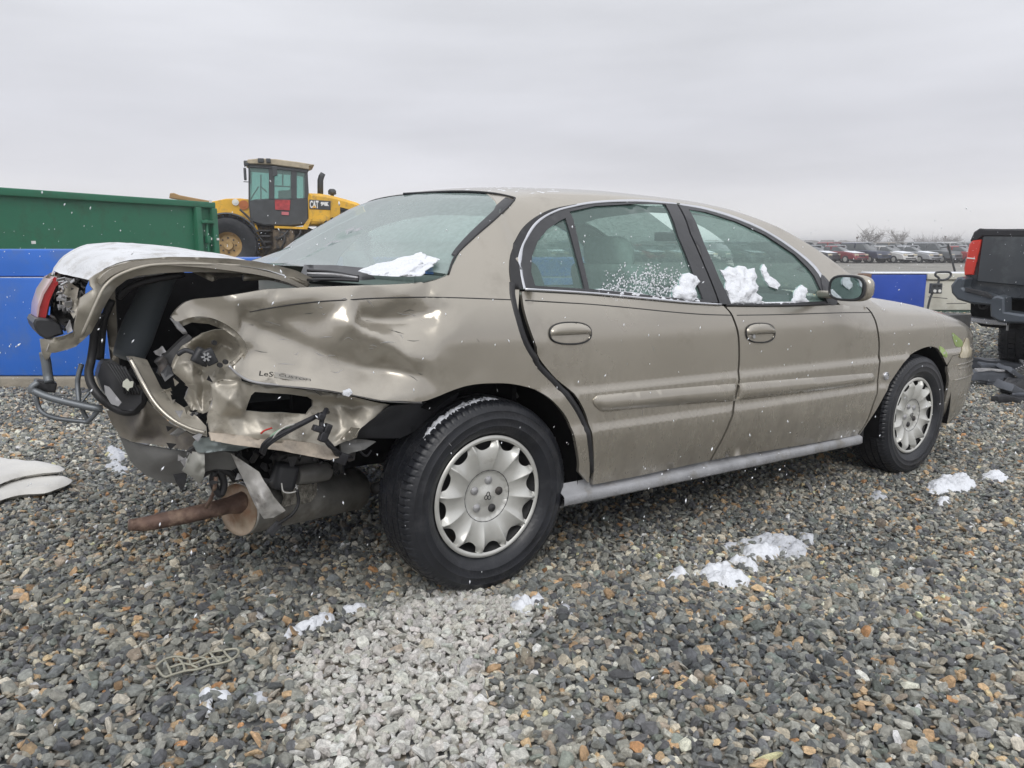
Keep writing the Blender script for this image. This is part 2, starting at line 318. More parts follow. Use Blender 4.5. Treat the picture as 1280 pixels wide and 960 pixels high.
def Wf(x, z):
    B = smooth_interp(x, WK); x = np.asarray(x, float); z = np.asarray(z, float)
    o = np.interp(z, [.15, .22, .30, .40, .50], [.10, .065, .03, .012, .004])
    led1 = .011*sstep(z, .525-.02*0, .542)                     # ledge of the lower crease
    led2 = .010*sstep(z, .664, .682)
    mask = sstep(x, .20, .30)*(1-sstep(x, 3.0, 3.1)) + (1-sstep(x, -.5, -.2))*0
    o = o + (led1+led2)*np.where(x > .15, 1, .0) + np.where(x > .15, 0, .008)*sstep(z, .5, .7)
    o = o + .006*np.maximum(0, (z-.70)/.2)**2
    # shoulder
    o = o + np.where(z > .86, .9*np.maximum(z-.86, 0)**1.75, 0)*(z < .99) + (z >= .99)*(.9*.13**1.75)
    q = np.maximum(z-.99, 0); o = o + .46*q + .18*q*q + .9*np.maximum(z-1.30, 0)**1.6
    hood = sstep(x, 1.95, 2.45); o = o + hood*1.6*np.maximum(z-.80, 0)**1.9*(z < 1.05)
    # slimmer greenhouse at front
    o = o + sstep(x, 1.4, 2.2)*.10*np.maximum(z-1.0, 0)
    return B-o
def S(x, s):
    """body surface: s is the height up to the roll-over, beyond it 0.7 of s carries it to the centreline"""
    x = np.asarray(x, float); s = np.asarray(s, float); zr = smooth_interp(x, ZK); zt = smooth_interp(x, ZT)
    low = s <= zr; zz = np.minimum(s, zr); W = Wf(x, zz); W0 = Wf(x, zr); W1 = Wf(x, zr-.02)
    sl = (W1-W0)/.02                                           # inward slope
    t = np.clip((s-zr)/.7, 0, 1); T = np.stack([-sl, np.ones_like(sl)], 0); T = T/np.linalg.norm(T, axis=0)
    k = np.minimum(.11, (zt-zr)*1.0+.01)
    p0y, p0z = W0, zr; p1y, p1z = W0+T[0]*k, zr+T[1]*k*.8
    p2y, p2z = W0*.55, zt; p3y, p3z = 0*W0, zt
    y = (1-t)**3*p0y+3*(1-t)**2*t*p1y+3*(1-t)*t*t*p2y+t**3*p3y
    z = (1-t)**3*p0z+3*(1-t)**2*t*p1z+3*(1-t)*t*t*p2z+t**3*p3z
    return np.stack([x, -np.where(low, W, y), np.where(low, zz, z)], -1)
def P(px, py, dent=None, it=14):
    y = -.9
    for _ in range(it):
        q = ony(px, py, y); z = q[2]; y2 = -float(Wf(q[0], z))
        if dent is not None: y2 += float(dent(px, py)[0])
        y = .5*y+.5*y2
    q = ony(px, py, y); return np.array([q[0], q[2]])
def PL(pts, dent=None): return np.array([P(a, b, dent) for a, b in pts])

def inpoly(pts, poly):
    x, y = pts[:, 0], pts[:, 1]; n = len(poly); r = np.zeros(len(pts), bool); j = n-1
    for i in range(n):
        xi, yi = poly[i]; xj, yj = poly[j]
        c = ((yi > y) != (yj > y)) & (x < (xj-xi)*(y-yi)/((yj-yi) if abs(yj-yi) > 1e-12 else 1e-12)+xi)
        r ^= c; j = i
    return r
def segdist(pts, poly):
    A = poly; B = np.roll(poly, -1, 0); d = np.full(len(pts), 1e9)
    for a, b in zip(A, B):
        ab = b-a; t = np.clip(((pts-a)@ab)/(ab@ab+1e-12), 0, 1); d = np.minimum(d, np.linalg.norm(pts-(a+t[:, None]*ab), axis=1))
    return d
def dens(poly, h):
    out = []
    for a, b in zip(poly, np.roll(poly, -1, 0)):
        n = max(1, int(math.ceil(np.linalg.norm(b-a)/h)))
        for k in range(n): out.append(a+(b-a)*k/n)
    out = np.array(out); keep = np.linalg.norm(out-np.roll(out, 1, 0), axis=1) > h*.05
    return out[keep]
def cdt(outline, holes=(), h=.03, rows=None, fine=None, jit=0):
    """triangulated region: fine = (polygon, spacing)"""
    loops = [dens(np.array(outline, float), h)]+[dens(np.array(q, float), h) for q in holes]
    o = loops[0]; x0, y0 = o.min(0); x1, y1 = o.max(0)
    ys = np.arange(y0, y1, h) if rows is None else np.unique(np.concatenate([np.arange(y0, y1, h), [r for r in rows if y0 < r < y1]]))
    G = np.array([(x+(h*.5 if k % 2 else 0), y) for k, y in enumerate(ys) for x in np.arange(x0, x1, h)])
    if fine is not None:
        fp, fh = fine; fp = np.array(fp, float); G = G[~inpoly(G, fp)]
        a0, b0 = fp.min(0); a1, b1 = fp.max(0)
        G2 = np.array([(x+(fh*.5 if k % 2 else 0), y) for k, y in enumerate(np.arange(b0, b1, fh)) for x in np.arange(a0, a1, fh)]); G2 = G2[inpoly(G2, fp)]; G = np.vstack([G, G2])
    if jit: G = G + rng.uniform(-jit, jit, G.shape)*h
    ok = inpoly(G, o)
    for q in loops[1:]: ok &= ~inpoly(G, q)
    G = G[ok]
    for q in loops: G = G[segdist(G, q) > (h if fine is None else fine[1])*.35]
    V = []; E = []
    for q in loops:
        b = len(V); V += list(q); E += [(b+i, b+(i+1) % len(q)) for i in range(len(q))]
    V += list(G)
    r = delaunay_2d_cdt([Vector((float(v[0]), float(v[1]))) for v in V], E, [], 0, 1e-7)
    vv = np.array([(v.x, v.y) for v in r[0]]); tr = np.array([t for t in r[2] if len(t) == 3])
    c = vv[tr].mean(1); ok = inpoly(c, o)
    for q in loops[1:]: ok &= ~inpoly(c, q)
    tr = tr[ok]
    a = vv[tr]; ar = (a[:, 1, 0]-a[:, 0, 0])*(a[:, 2, 1]-a[:, 0, 1])-(a[:, 2, 0]-a[:, 0, 0])*(a[:, 1, 1]-a[:, 0, 1])
    tr = tr[np.abs(ar) > 1e-10]; ar = ar[np.abs(ar) > 1e-10]; tr[ar < 0] = tr[ar < 0][:, ::-1]
    used = np.unique(tr); mp_ = -np.ones(len(vv), int); mp_[used] = np.arange(len(used))
    return vv[used], mp_[tr]
def rim(V, T, off):
    """adds a turned-in edge (and so a thickness) along every free border"""
    cnt = {}
    for t in T:
        for i in range(3):
            a, b = int(t[i]), int(t[(i+1) % 3]); cnt[(a, b)] = cnt.get((a, b), 0)+1
    free = [(a, b) for (a, b) in cnt if (b, a) not in cnt]
    V = list(map(np.array, V)); T = [tuple(map(int, t)) for t in T]; mp_ = {}
    for a, b in free:
        for q in (a, b):
            if q not in mp_:
                mp_[q] = (len(V), len(V)+1); V.append(V[q].copy()); V.append(V[q]+off)
        T.append((mp_[b][0], mp_[a][0], mp_[a][1], mp_[b][1]))
    return V, T
def panel(name, outline, mat_, parent, holes=(), h=.03, rows=None, fine=None, dent=None, off=.014, out=0., mirror=False, shift=(0, 0, 0)):
    v, t = cdt(outline, holes, h, rows, fine)
    Q = S(v[:, 0], v[:, 1])
    if dent is not None: Q[:, 1] += dent(Q)
    Q[:, 1] -= out*np.clip(-Q[:, 1]/.3, 0, 1); Q = Q+np.array(shift)
    V, T = rim(Q, t, np.array((0, off, 0)))
    V = np.array(V)
    if mirror: V = V*np.array((1, -1, 1)); T = [q[::-1] for q in T]
    return mesh_np(name, V, T, mat_, parent, True)
def sheet(name, out_px, ctrl, mat_, parent, holes=(), h=5., namp=0., nsc=9., off=.012, puff=0., fold=0.):
    """a piece of bent sheet: outline traced in the photo, real depths (y in the car frame) from control points"""
    out_px = np.array(out_px, float); f = TPS(ctrl) if len(ctrl) > 2 else None
    v, t = cdt(out_px, holes, h); t = t[:, ::-1]
    yy = f(v[:, 0], v[:, 1]) if f else np.full(len(v), ctrl[0][2])
    Q = np.array([ony(a, b, y) for (a, b), y in zip(v, yy)])
    if namp or fold:
        for i, q in enumerate(Q):
            w = mnoise.noise(Vector(q*nsc))+.5*mnoise.noise(Vector(q*nsc*2.3))
            if fold: w += fold*abs(mnoise.noise(Vector(q*nsc*.8+7)))*-2
            Q[i, 1] += (namp or 1)*w
    if puff:
        d = segdist(v, out_px); 
        for hh in holes: d = np.minimum(d, segdist(v, np.array(hh, float)))
        k = np.clip(d/ (14.0), 0, 1)**.5
        nn = np.array([mnoise.noise(Vector(q*28)) for q in Q])
        Q[:, 1] -= puff*k*(1+.9*nn)
    V, T = rim(Q, t, np.array((0, off, 0)))
    return mesh_np(name, V, T, mat_, parent, True)
def tube_px(name, pts, r, mat_, parent, seg=8, n=5, mb=None):
    Q = np.array([ony(a, b, y) for a, b, y in pts]); m = mb or MB(); m.tube(Q, r, seg, True, n)
    return m if mb is not None else m.build(name, mat_, parent, smooth=True)
def side_tube(name, pts, r, mat_, parent, out=.004, mb=None, flat=None, seg=6):
    """thin strip lying on the side surface, from pixel points"""
    q = PL(pts); q = cat(q, 5); Q = S(q[:, 0], q[:, 1]); Q[:, 1] -= out
    m = mb or MB(); m.tube(Q, r, seg)
    return m if mb is not None else m.build(name, mat_, parent, smooth=True)

# ================================================================== THE SEDAN
car = empty('damaged_sedan', (0, 0, 0), 0, 'pewter beige four-door sedan with crushed rear quarter, raised snowy trunk lid and dragging muffler', 'car')
car.rotation_euler = (0, CARP, 0)

# --- dents of the rear quarter: (px, py, inward depth)
DENT = TPS([(228, 378, .03), (260, 371, .012), (300, 371, 0), (350, 360, 0), (400, 353, 0), (455, 351, 0), (500, 350, 0), (540, 349, 0),
    (260, 382, .028), (300, 384, .020), (350, 376, .012), (400, 372, .010), (440, 372, .010), (500, 368, .004), (545, 366, 0),
    (310, 398, .060), (340, 413, .072), (370, 425, .070), (400, 437, .065), (425, 450, .060),
    (330, 388, .040), (380, 395, .045), (415, 400, .040), (400, 415, .055),
    (437, 394, .010), (441, 404, .004), (452, 410, .012), (470, 419, .006), (492, 432, .002), (510, 447, -.002), (516, 458, .004),
    (455, 384, .030), (480, 386, .036), (510, 384, .036), (536, 380, .026),
    (462, 401, .062), (485, 403, .066), (515, 402, .060), (540, 396, .040), (552, 388, .014), (556, 376, .002),
    (500, 417, .034), (530, 413, .026), (550, 404, .008),
    (432, 430, .040), (450, 440, .050), (440, 458, .062), (465, 463, .064), (490, 464, .056), (505, 466, .034), (475, 448, .040),
    (305, 430, .050), (320, 445, .060), (350, 450, .052), (380, 462, .050), (330, 470, .034), (360, 474, .030), (395, 470, .038), (420, 478, .030),
    (310, 472, .03), (350, 481, .012), (400, 485, .006), (440, 486, .020), (450, 494, .004), (480, 499, -.004), (500, 482, .012), (515, 496, -.008), (546, 490, -.008),
    (530, 470, .004), (540, 450, -.006), (550, 430, -.004), (570, 410, -.006), (570, 380, 0), (570, 350, 0), (600, 380, 0), (600, 430, 0), (570, 450, -.006), (575, 478, -.004),
    (620, 350, 0), (640, 420, 0), (640, 470, 0), (680, 480, 0), (700, 520, 0), (720, 600, 0), (600, 460, 0), (600, 300, 0), (550, 320, 0), (650, 300, 0)])
def dent_fn(Q):
    u, v = projl(Q); d = DENT(u, v)
    w = 1-sstep(u, 590, 650); w = w*(1-sstep(-v, -345, -325))
    d = d*w
    for i in np.where(w > .01)[0]:
        q = Q[i]; lf_ = sstep(-u[i], -470, -330); d[i] += w[i]*lf_*.020*(abs(mnoise.noise(Vector((q[0]*6+q[2]*3, q[2]*9, 3))))-.2)+.0035*w[i]*(mnoise.noise(Vector(q*11))+.5*mnoise.noise(Vector(q*23)))*sstep(-u[i], -520, -400)
    return d

ARCH_R = [(723.5, 590), (724, 577), (720, 553), (711, 527), (697, 507), (673, 489), (644, 480.5), (615, 479), (590, 481), (568, 487), (546, 496)]
QLOW = [(546, 496), (527, 502), (500, 501), (475, 500), (435, 492), (400, 486), (360, 482), (320, 477.5), (296, 468)]
QLIP = [(296, 468), (292, 458), (304, 447), (309, 440), (306, 427), (296, 415), (280, 404), (262, 397), (240, 396), (222, 402), (214, 396)]
QTOP = [(214, 396), (224, 384), (240, 375), (275, 371), (320, 364), (350, 359), (400, 352), (455, 350), (500, 350), (526, 349)]
def pl_dent(pts): 
    def dd(a, b): 
        w = (1-sstep(a, 590, 650))*(1-sstep(-b, -345, -325)); return DENT(a, b)*w
    return PL(pts, dd)
GLS_R = [(526, 347), (535, 340), (550, 322), (620, 252)]                     # rear glass right edge
glr = PL(GLS_R); 
SMAX = lambda x: float(smooth_interp(x, ZK))+.7
CH_OUT = [(653, 361), (649, 342), (648, 324), (650, 308), (656, 296), (665, 281), (676, 271), (690, 263.5), (706, 258), (744, 251.2), (796, 249.2), (845, 252.2), (882, 259), (920, 270.5), (957, 287), (995, 311.5), (1025, 339), (1038, 377)]
chv = cat(PL(CH_OUT), 4)
GAPQ = [(649, 362), (648, 391), (654, 425), (669, 455), (695, 481), (717, 507), (729, 530), (736, 552), (738.5, 575), (736, 604)]   # body edge of the big door gap
q_out = []
q_out += list(cat(pl_dent(ARCH_R), 4)); q_out += list(cat(pl_dent(QLOW), 3))[1:]; q_out += list(cat(pl_dent(QLIP), 3))[1:]; q_out += list(cat(pl_dent(QTOP), 3))[1:]
# rear glass edge, then the roof over to the centreline, then down the A-pillar
ge = cat(glr, 6); ge = np.array([(a, float(smooth_interp(a, ZK)) if a > -.1 else b) for a, b in ge])
ge[:, 1] = np.minimum(ge[:, 1], [smooth_interp(a, ZK) for a in ge[:, 0]])
q_out += list(ge)[1:]
HDR_R = [(.255, 0), (.20, .25), (.15, .45), (.13, .7)]; HDR_F = [(1.50, .7), (1.53, .45), (1.58, .2), (1.66, .06), (1.78, .03), (1.9, .028), (2.05, .026), (2.2, .024), (2.34, .022)]
q_out += [np.array((x, float(smooth_interp(x, ZK))+s)) for x, s in HDR_R][1:]
q_out += [np.array((x, float(smooth_interp(x, ZK))+s)) for x, s in HDR_F]
q_out += [np.array((2.36, .93)), np.array((2.0, .955))]
q_out += list(chv[::-1][1:])
q_out += list(cat(PL(GAPQ), 4))[0:]
q_out = np.array(q_out)
fine_poly = [(-1.3, .55), (-.16, .60), (.12, .80), (.12, 1.06), (-1.3, 1.2)]
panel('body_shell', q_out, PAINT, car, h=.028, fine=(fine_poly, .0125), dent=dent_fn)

RD = [(652, 364), (690, 366), (732, 368.5), (807, 375), (860, 380), (904, 382.5)]
GAPD = [(904, 382.5), (912, 391), (917, 402), (921, 415), (922.5, 429), (922.5, 455), (921, 485), (913.5, 522), (900, 552), (887, 575)]
RDL = [(741, 606), (742, 590), (741.5, 552), (733, 519), (718, 492), (696, 474), (681, 457), (672, 443), (663, 412), (655, 385), (652, 364)]
ROWS = [.515, .522, .529, .536, .543, .55, .658, .664, .670, .676, .682, .69]
rd = np.vstack([PL(RD)[:-1], cat(PL(GAPD), 3)[:-1], PL([(887, 575.5), (800, 594.5)]), cat(PL(RDL), 3)[:-1]])
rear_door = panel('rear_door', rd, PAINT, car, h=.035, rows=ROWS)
FD = [(908.5, 383), (955, 383.5), (995, 383), (1038, 381), (1078, 381)]
FDR = [(1078, 381), (1085, 387), (1091, 396), (1096, 412), (1098, 434), (1098, 460), (1096, 484), (1090, 507), (1081, 530), (1070, 544)]
g2 = [(a+2.4, b) for a, b in GAPD][::-1]
fd = np.vstack([PL(FD)[:-1], cat(PL(FDR), 3)[:-1], PL([(1070, 544.5), (980, 560)]), cat(PL(g2), 3)[:-1]])
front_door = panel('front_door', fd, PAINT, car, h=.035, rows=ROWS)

# front fender with hood, as seen from the side; the hood line lies on the roll-over
ARCH_F = [(1073, 545), (1085, 528), (1098.5, 507), (1109, 488), (1120, 467), (1134, 448.5), (1149, 437), (1163.5, 433), (1172, 436), (1178, 444), (1183.5, 456)]
af = cat(PL(ARCH_F), 3)
fdr2 = cat(PL([(a+2.0, b) for a, b in FDR]), 3)
fe = list(fdr2[::-1][1:])                                                       # seam going up
fe += [np.array((x, float(smooth_interp(x, ZK))+s)) for x, s in [(2.37, .0), (2.40, .1), (2.50, .35), (2.53, .7)]]
fe += [np.array((3.90, float(smooth_interp(3.90, ZK))+.7)), np.array((3.88, .66)), np.array((3.7, .655)), np.array((3.5, .65)), np.array((3.2, .645))]
fe = np.vstack([np.array(fe), af[::-1]])
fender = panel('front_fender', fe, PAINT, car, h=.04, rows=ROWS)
bu = [(3.205, .642), (3.5, .646), (3.7, .651), (3.88, .655), (3.955, .655), (3.95, .50), (3.93, .34), (3.8, .27), (3.55, .22), (3.30, .20)]
ba = PL([(1174, 523), (1180, 505), (1184.5, 488), (1186, 470), (1184.5, 458)])
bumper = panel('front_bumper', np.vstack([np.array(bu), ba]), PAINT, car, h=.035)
for zc, x0 in ((.585, 3.30), (.56, 3.33), (.50, 3.24)):
    m = MB(); xs = np.linspace(x0, 3.9, 16); Q = S(xs, np.full(16, zc)); Q[:, 1] -= .002; m.tube(Q, .0045, 6); m.build('bumper_strip', PAINT, bumper, smooth=True)
# left side of the car: same surface mirrored, undented
L_low = [(-1.15, .35), (-1.15, 1.03), (-.2, 1.04)]; 
ge_l = [tuple(p) for p in ge if p[0] > -.1]
bodyL = [(-.42, .35), (-1.15, .40), (-1.15, 1.0), (-.2, 1.04)]+ge_l+[(.45, 1.37)]
lo = [(-.40, .38), (-.86, .42), (-.90, 1.0), (-.2, 1.045), (-.1, 1.13), (.0, 1.19), (.13, 1.27), (.255, 1.342)]+[(x, float(smooth_interp(x, ZK))+s) for x, s in HDR_R[1:]]+[(x, float(smooth_interp(x, ZK))+s) for x, s in HDR_F]
lo += [(2.36, .93), (2.45, .80), (2.42, .45), (2.30, .30), (.40, .30), (.36, .48), (.22, .66), (.0, .72), (-.22, .66), (-.36, .48)]
dlo_in = [P(*p) for p in [(661, 356), (657, 325), (664, 297), (680, 277), (708, 264), (744, 257.5), (796, 255.5), (845, 258), (882, 265), (920, 277), (957, 294), (993, 318), (1018, 343), (1032, 375), (955, 379), (882, 376), (807, 368), (732, 361.5)]]
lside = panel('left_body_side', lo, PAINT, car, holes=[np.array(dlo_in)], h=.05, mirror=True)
lf = np.array([(2.37, .95)]+[(x, float(smooth_interp(x, ZK))+s) for x, s in [(2.40, .1), (2.50, .35), (2.53, .7)]]+[(3.9, SMAX(3.9)), (3.95, .5), (3.9, .3), (3.3, .22), (3.22, .48), (3.08, .66), (2.85, .72), (2.62, .66), (2.48, .48), (2.44, .6)])
panel('left_fender', lf, PAINT, car, h=.06, mirror=True)
panel('left_pillar_post', [P(*p) for p in [(838, 258), (856, 260), (909, 378), (884, 376)]], TRIMM, car, h=.05, mirror=True, out=-.01)
panel('left_window_glass', dlo_in, GLC, car, h=.08, mirror=True, out=-.012, off=.0)

# windscreen and rear window (each across the whole car)
def cross_glass(name, edge, mat_, h=.06, inset=.006):
    v, t = cdt(np.array(edge), (), h); Q = S(v[:, 0], v[:, 1]); Q[:, 2] -= inset
    n = len(Q); V = list(Q)+[q*np.array((1, -1, 1)) for q in Q]; T = [tuple(a) for a in t]+[tuple(a[::-1]+n) for a in t]
    o = mesh_np(name, V, T, mat_, car, True); bm = bmesh.new(); bm.from_mesh(o.data); bmesh.ops.remove_doubles(bm, verts=bm.verts[:], dist=.0015); bm.to_mesh(o.data); bm.free(); return o
zk = lambda x: float(smooth_interp(x, ZK))
rgl = [(-.145, zk(-.145)+.01), (-.10, zk(-.10)+.002), (0, zk(0)+.002), (.13, zk(.13)+.002), (.252, zk(.252)+.002)]+[(x-.004, zk(x)+s) for x, s in HDR_R[1:]]+[(-.44, zk(-.44)+.7), (-.36, zk(-.36)+.4), (-.24, zk(-.24)+.15)]
rear_glass = cross_glass('rear_window', rgl, GLR, .05, .003)
wsl = [(x+.004, zk(x)+s) for x, s in HDR_F]+[(2.45, zk(2.45)+.2), (2.58, zk(2.58)+.7)]
cross_glass('windshield', wsl, GLC)
# black band round the rear window, and its rubber seal
band_o = [(550.5, 321.5), (620, 252.3), (606, 246.5), (590, 245.5)]
def gtube(name, pts, r, m_, par, out=.003):
    Q = S(np.array([p[0] for p in pts]), np.array([p[1] for p in pts])); Q[:, 2] += out; mb = MB(); mb.tube(cat(Q, 4), r, 6); return mb.build(name, m_, par, smooth=True)
gtube('window_seal', [(-.15, zk(-.15)), (-.10, zk(-.10)), (0, zk(0)), (.13, zk(.13)), (.24, zk(.24)), (.245, zk(.25)+.06)]+[(x, zk(x)+s) for x, s in HDR_R[1:]], .0042, BLACK, rear_glass)
v_, t_ = cdt(np.array([(-.10, zk(-.1)+.004), (0, zk(0)+.004), (.13, zk(.13)+.004), (.245, zk(.245)+.004), (.225, zk(.225)+.10), (.11, zk(.11)+.075), (-.01, zk(-.01)+.065), (-.11, zk(-.11)+.055)]), (), .03)
Q = S(v_[:, 0], v_[:, 1]); Q[:, 2] += .001; V_, T_ = rim(Q, t_, np.array((0, 0, -.003))); mesh_np('black_border', V_, T_, BLACKP, rear_glass)

# --- window frames and glass on the near side
FR_IN_R = [(669, 357), (664, 340), (665, 320), (672, 302), (684, 287), (700, 276), (707, 272.5), (712.5, 290), (720, 318), (731, 361)]
FR_IN_M = [(736.5, 361), (727, 320), (716, 272), (712, 264.5), (744, 257.5), (796, 254.5), (832, 255.5), (848, 295), (866, 340), (879, 374), (830, 371.5), (790, 366)]
FR_IN_F = [(914, 379.5), (900, 350), (880, 304), (861, 261.8), (882, 265), (920, 277), (957, 294), (993, 318), (1010, 335), (1018, 345), (1026, 362), (1033, 376.5), (990, 378.5), (950, 379.5)]
BLKP_R = [(657, 361), (653, 342), (652, 324), (654, 308), (660, 296), (669, 281.5), (680, 272), (694, 265.5), (708, 260.5), (744, 254.2), (796, 252.2), (846, 255.2), (862, 292), (880, 333), (897.5, 378), (868, 377), (807, 371), (732, 364)]
BLKP_F = [(900, 380), (882, 333), (864, 292), (848.5, 255.5), (882, 262), (920, 273.5), (957, 290), (995, 314.5), (1024, 342), (1036, 379.5), (995, 381), (955, 381.5)]
fr1 = panel('window_frame', PL(BLKP_R), BLACKP, rear_door, holes=[PL(FR_IN_R), PL(FR_IN_M)], h=.03, out=.000, off=.02)
fr2 = panel('window_frame', PL(BLKP_F), BLACKP, front_door, holes=[PL(FR_IN_F)], h=.03, out=.000, off=.02)
panel('quarter_glass', PL([(a, b) for a, b in FR_IN_R]), GLS, rear_door, h=.06, out=-.010, off=0)
panel('window_glass', PL(FR_IN_M), GLS, rear_door, h=.06, out=-.010, off=0)
panel('window_glass', PL(FR_IN_F), GLS, front_door, h=.06, out=-.010, off=0)
# bright strip round the windows: ribbon on the surface
def ribbon(name, a_px, b_px, mat_, par, out=.004, off=.01):
    A, B = cat(PL(a_px), 5), cat(PL(b_px), 5); n = min(len(A), len(B)); 
    def rs(Cc): 
        d = np.concatenate([[0], np.cumsum(np.linalg.norm(np.diff(Cc, axis=0), axis=1))]); u = np.linspace(0, d[-1], n); return np.stack([np.interp(u, d, Cc[:, k]) for k in (0, 1)], 1)
    A, B = rs(A), rs(B); M_ = (A+B)/2; V = []
    for q, o_ in ((A, .0005), (A*.8+B*.2, out), (A*.2+B*.8, out), (B, .0005)):
        s_ = S(q[:, 0], q[:, 1]); s_[:, 1] -= o_; V += list(s_)
    T = [(k*n+i, k*n+i+1, (k+1)*n+i+1, (k+1)*n+i) for k in range(3) for i in range(n-1)]
    o = mesh_np(name, V, T, mat_, par, True); return o
ribbon('chrome_strip', CH_OUT[:12], [(657.5, 361), (653.5, 342), (652.5, 324), (654.5, 308), (660, 297), (669, 283), (680, 273), (693, 266), (708, 261), (744, 254.3), (796, 252.3), (845, 255.4)], CHROME, rear_door)
ribbon('chrome_strip', [(849, 253)]+CH_OUT[12:], [(849, 256), (882, 262), (920, 273.6), (957, 290), (994, 314.3), (1022.5, 341.5), (1035, 377)], CHROME, front_door, out=.003)
side_tube('belt_strip', [(655, 361.5), (732, 366), (807, 373), (860, 378), (900, 380.5)], .005, CHROME, rear_door, out=.006)
side_tube('belt_strip', [(907, 381.5), (955, 382), (995, 381.5), (1036, 380)], .005, BLACK, front_door, out=.004)
# fluid line along the shoulder
for pts, par in (([(657, 375.5), (700, 378), (740, 380.5), (785, 384.5), (840, 390), (880, 393), (915, 394)], rear_door), ([(921, 394), (960, 393.5), (1000, 392.5), (1050, 391), (1090, 390.5)], front_door)):
    side_tube('shoulder_line', pts, .0022, BLACK, par, out=-.0006)
m = MB(); Q = pl_dent([(312, 390), (350, 383), (400, 377), (450, 374), (500, 372), (560, 372), (620, 374), (645, 375)]); q3 = S(cat(Q, 5)[:, 0], cat(Q, 5)[:, 1]); q3[:, 1] += dent_fn(q3)+.0004; m.tube(q3, .0022, 6); m.build('shoulder_line', BLACK, car, smooth=True)
# mouldings on both doors
def moulding(par, o_px):
    v, t = cdt(cat(PL(o_px), 4, True), (), .02); Q = S(v[:, 0], v[:, 1]); ol = cat(PL(o_px), 4, True); d = segdist(v, ol)
    Q[:, 1] -= .003+.013*np.sqrt(np.clip(d/.018, 0, 1)); V, T = rim(Q, t, np.array((0, .02, 0))); mesh_np('side_moulding', V, T, PAINT, par)
moulding(rear_door, [(741, 503), (744, 496), (752, 493.5), (800, 489), (860, 484), (918, 479.5), (919, 483), (918, 497), (917, 501), (860, 505), (800, 510), (758, 514), (748, 511.5)])
moulding(front_door, [(924, 483), (925, 479), (980, 474.5), (1040, 470), (1086, 466.5), (1091, 468), (1092, 473), (1089, 478.5), (1040, 486), (980, 494), (923, 500), (923, 497)])
# door handles: oval dish with a paddle
def handle(par, cx, cy, w, hh):
    ol = [(cx+w/2*math.copysign(abs(math.cos(a))**.8, math.cos(a)), cy+hh/2*math.copysign(abs(math.sin(a))**.8, math.sin(a))+.04*w*math.cos(a)*0) for a in np.linspace(0, 2*PI, 28, endpoint=False)]
    oo = PL(ol); c = oo.mean(0); mbx = MB()
    Q = S(oo[:, 0], oo[:, 1]); Q[:, 1] -= .003; mbx.tube(np.vstack([Q, Q[:2]]), .0032, 6, cap=False); ring = mbx.build('handle_gasket', BLACK, par, smooth=True)
    v, t = cdt(oo, (), .009); Q = S(v[:, 0], v[:, 1]); e = segdist(v, oo); R_ = (v-c)/np.abs(oo-c).max(0)
    Q[:, 1] -= .004; lower = sstep(-R_[:, 1], -.05, .35)
    Q[:, 1] += np.sqrt(np.clip(e/.012, 0, 1))*(.018*lower-.012*(1-lower))
    o = mesh_np('door_handle', Q, [tuple(q) for q in t], PAINT, par)
    return o
handle(rear_door, 712.5, 416.5, 52, 27); h_ = handle(front_door, 950, 416, 36, 24)
q = P(941, 420.5); Q = S(q[0], q[1]); mb = MB(); mb.cyl(Q+np.array((0, .0, 0)), Q+np.array((0, -.008, 0)), .009, 14); mb.build('key_lock', CHROME, front_door, smooth=False)
q = P(1107, 470); Q = S(q[0], q[1]); mb = MB(); mb.lathe([(0, -.007), (.010, -.007), (.013, -.006), (.015, -.003), (.019, -.009), (.021, -.004), (.022, .004)], Q, 1, 24); mb.build('round_emblem', CHROME, fender, smooth=True)
q = P(1065, 556); 
# green marker paint + headlamp on the front corner
def patch(name, px, mat_, par, out, h=.02): 
    return panel(name, cat(PL(px), 3, True), mat_, par, h=h, out=out, off=.004)
patch('marker_paint', [(1190, 416), (1197, 421), (1203, 427), (1202, 433), (1195, 433), (1192, 426)], LGREEN, fender, .0015)
patch('marker_paint', [(1174, 433), (1180, 436), (1184, 442), (1183, 447), (1178, 444)], LGREEN, fender, .0015)
patch('head_lamp', [(1199, 446), (1203, 432), (1208, 422), (1211, 430), (1213, 444), (1206, 447)], CLEARL, fender, .006)

# rocker panel (sill), frosted
m = MB(); xs = np.linspace(.30, 2.27, 26); prof = [(.875, .33), (.885, .298), (.900, .292), (.906, .286), (.908, .258), (.900, .252), (.890, .246), (.80, .243)]
V = [(x, -y, z-.012*(x-.3)*.3) for x in xs for y, z in prof]; k = len(prof)
m.add(V, [(i*k+j, i*k+j+1, (i+1)*k+j+1, (i+1)*k+j) for i in range(len(xs)-1) for j in range(k-1)]); m.build('rocker_panel', FROST, car, smooth=True)
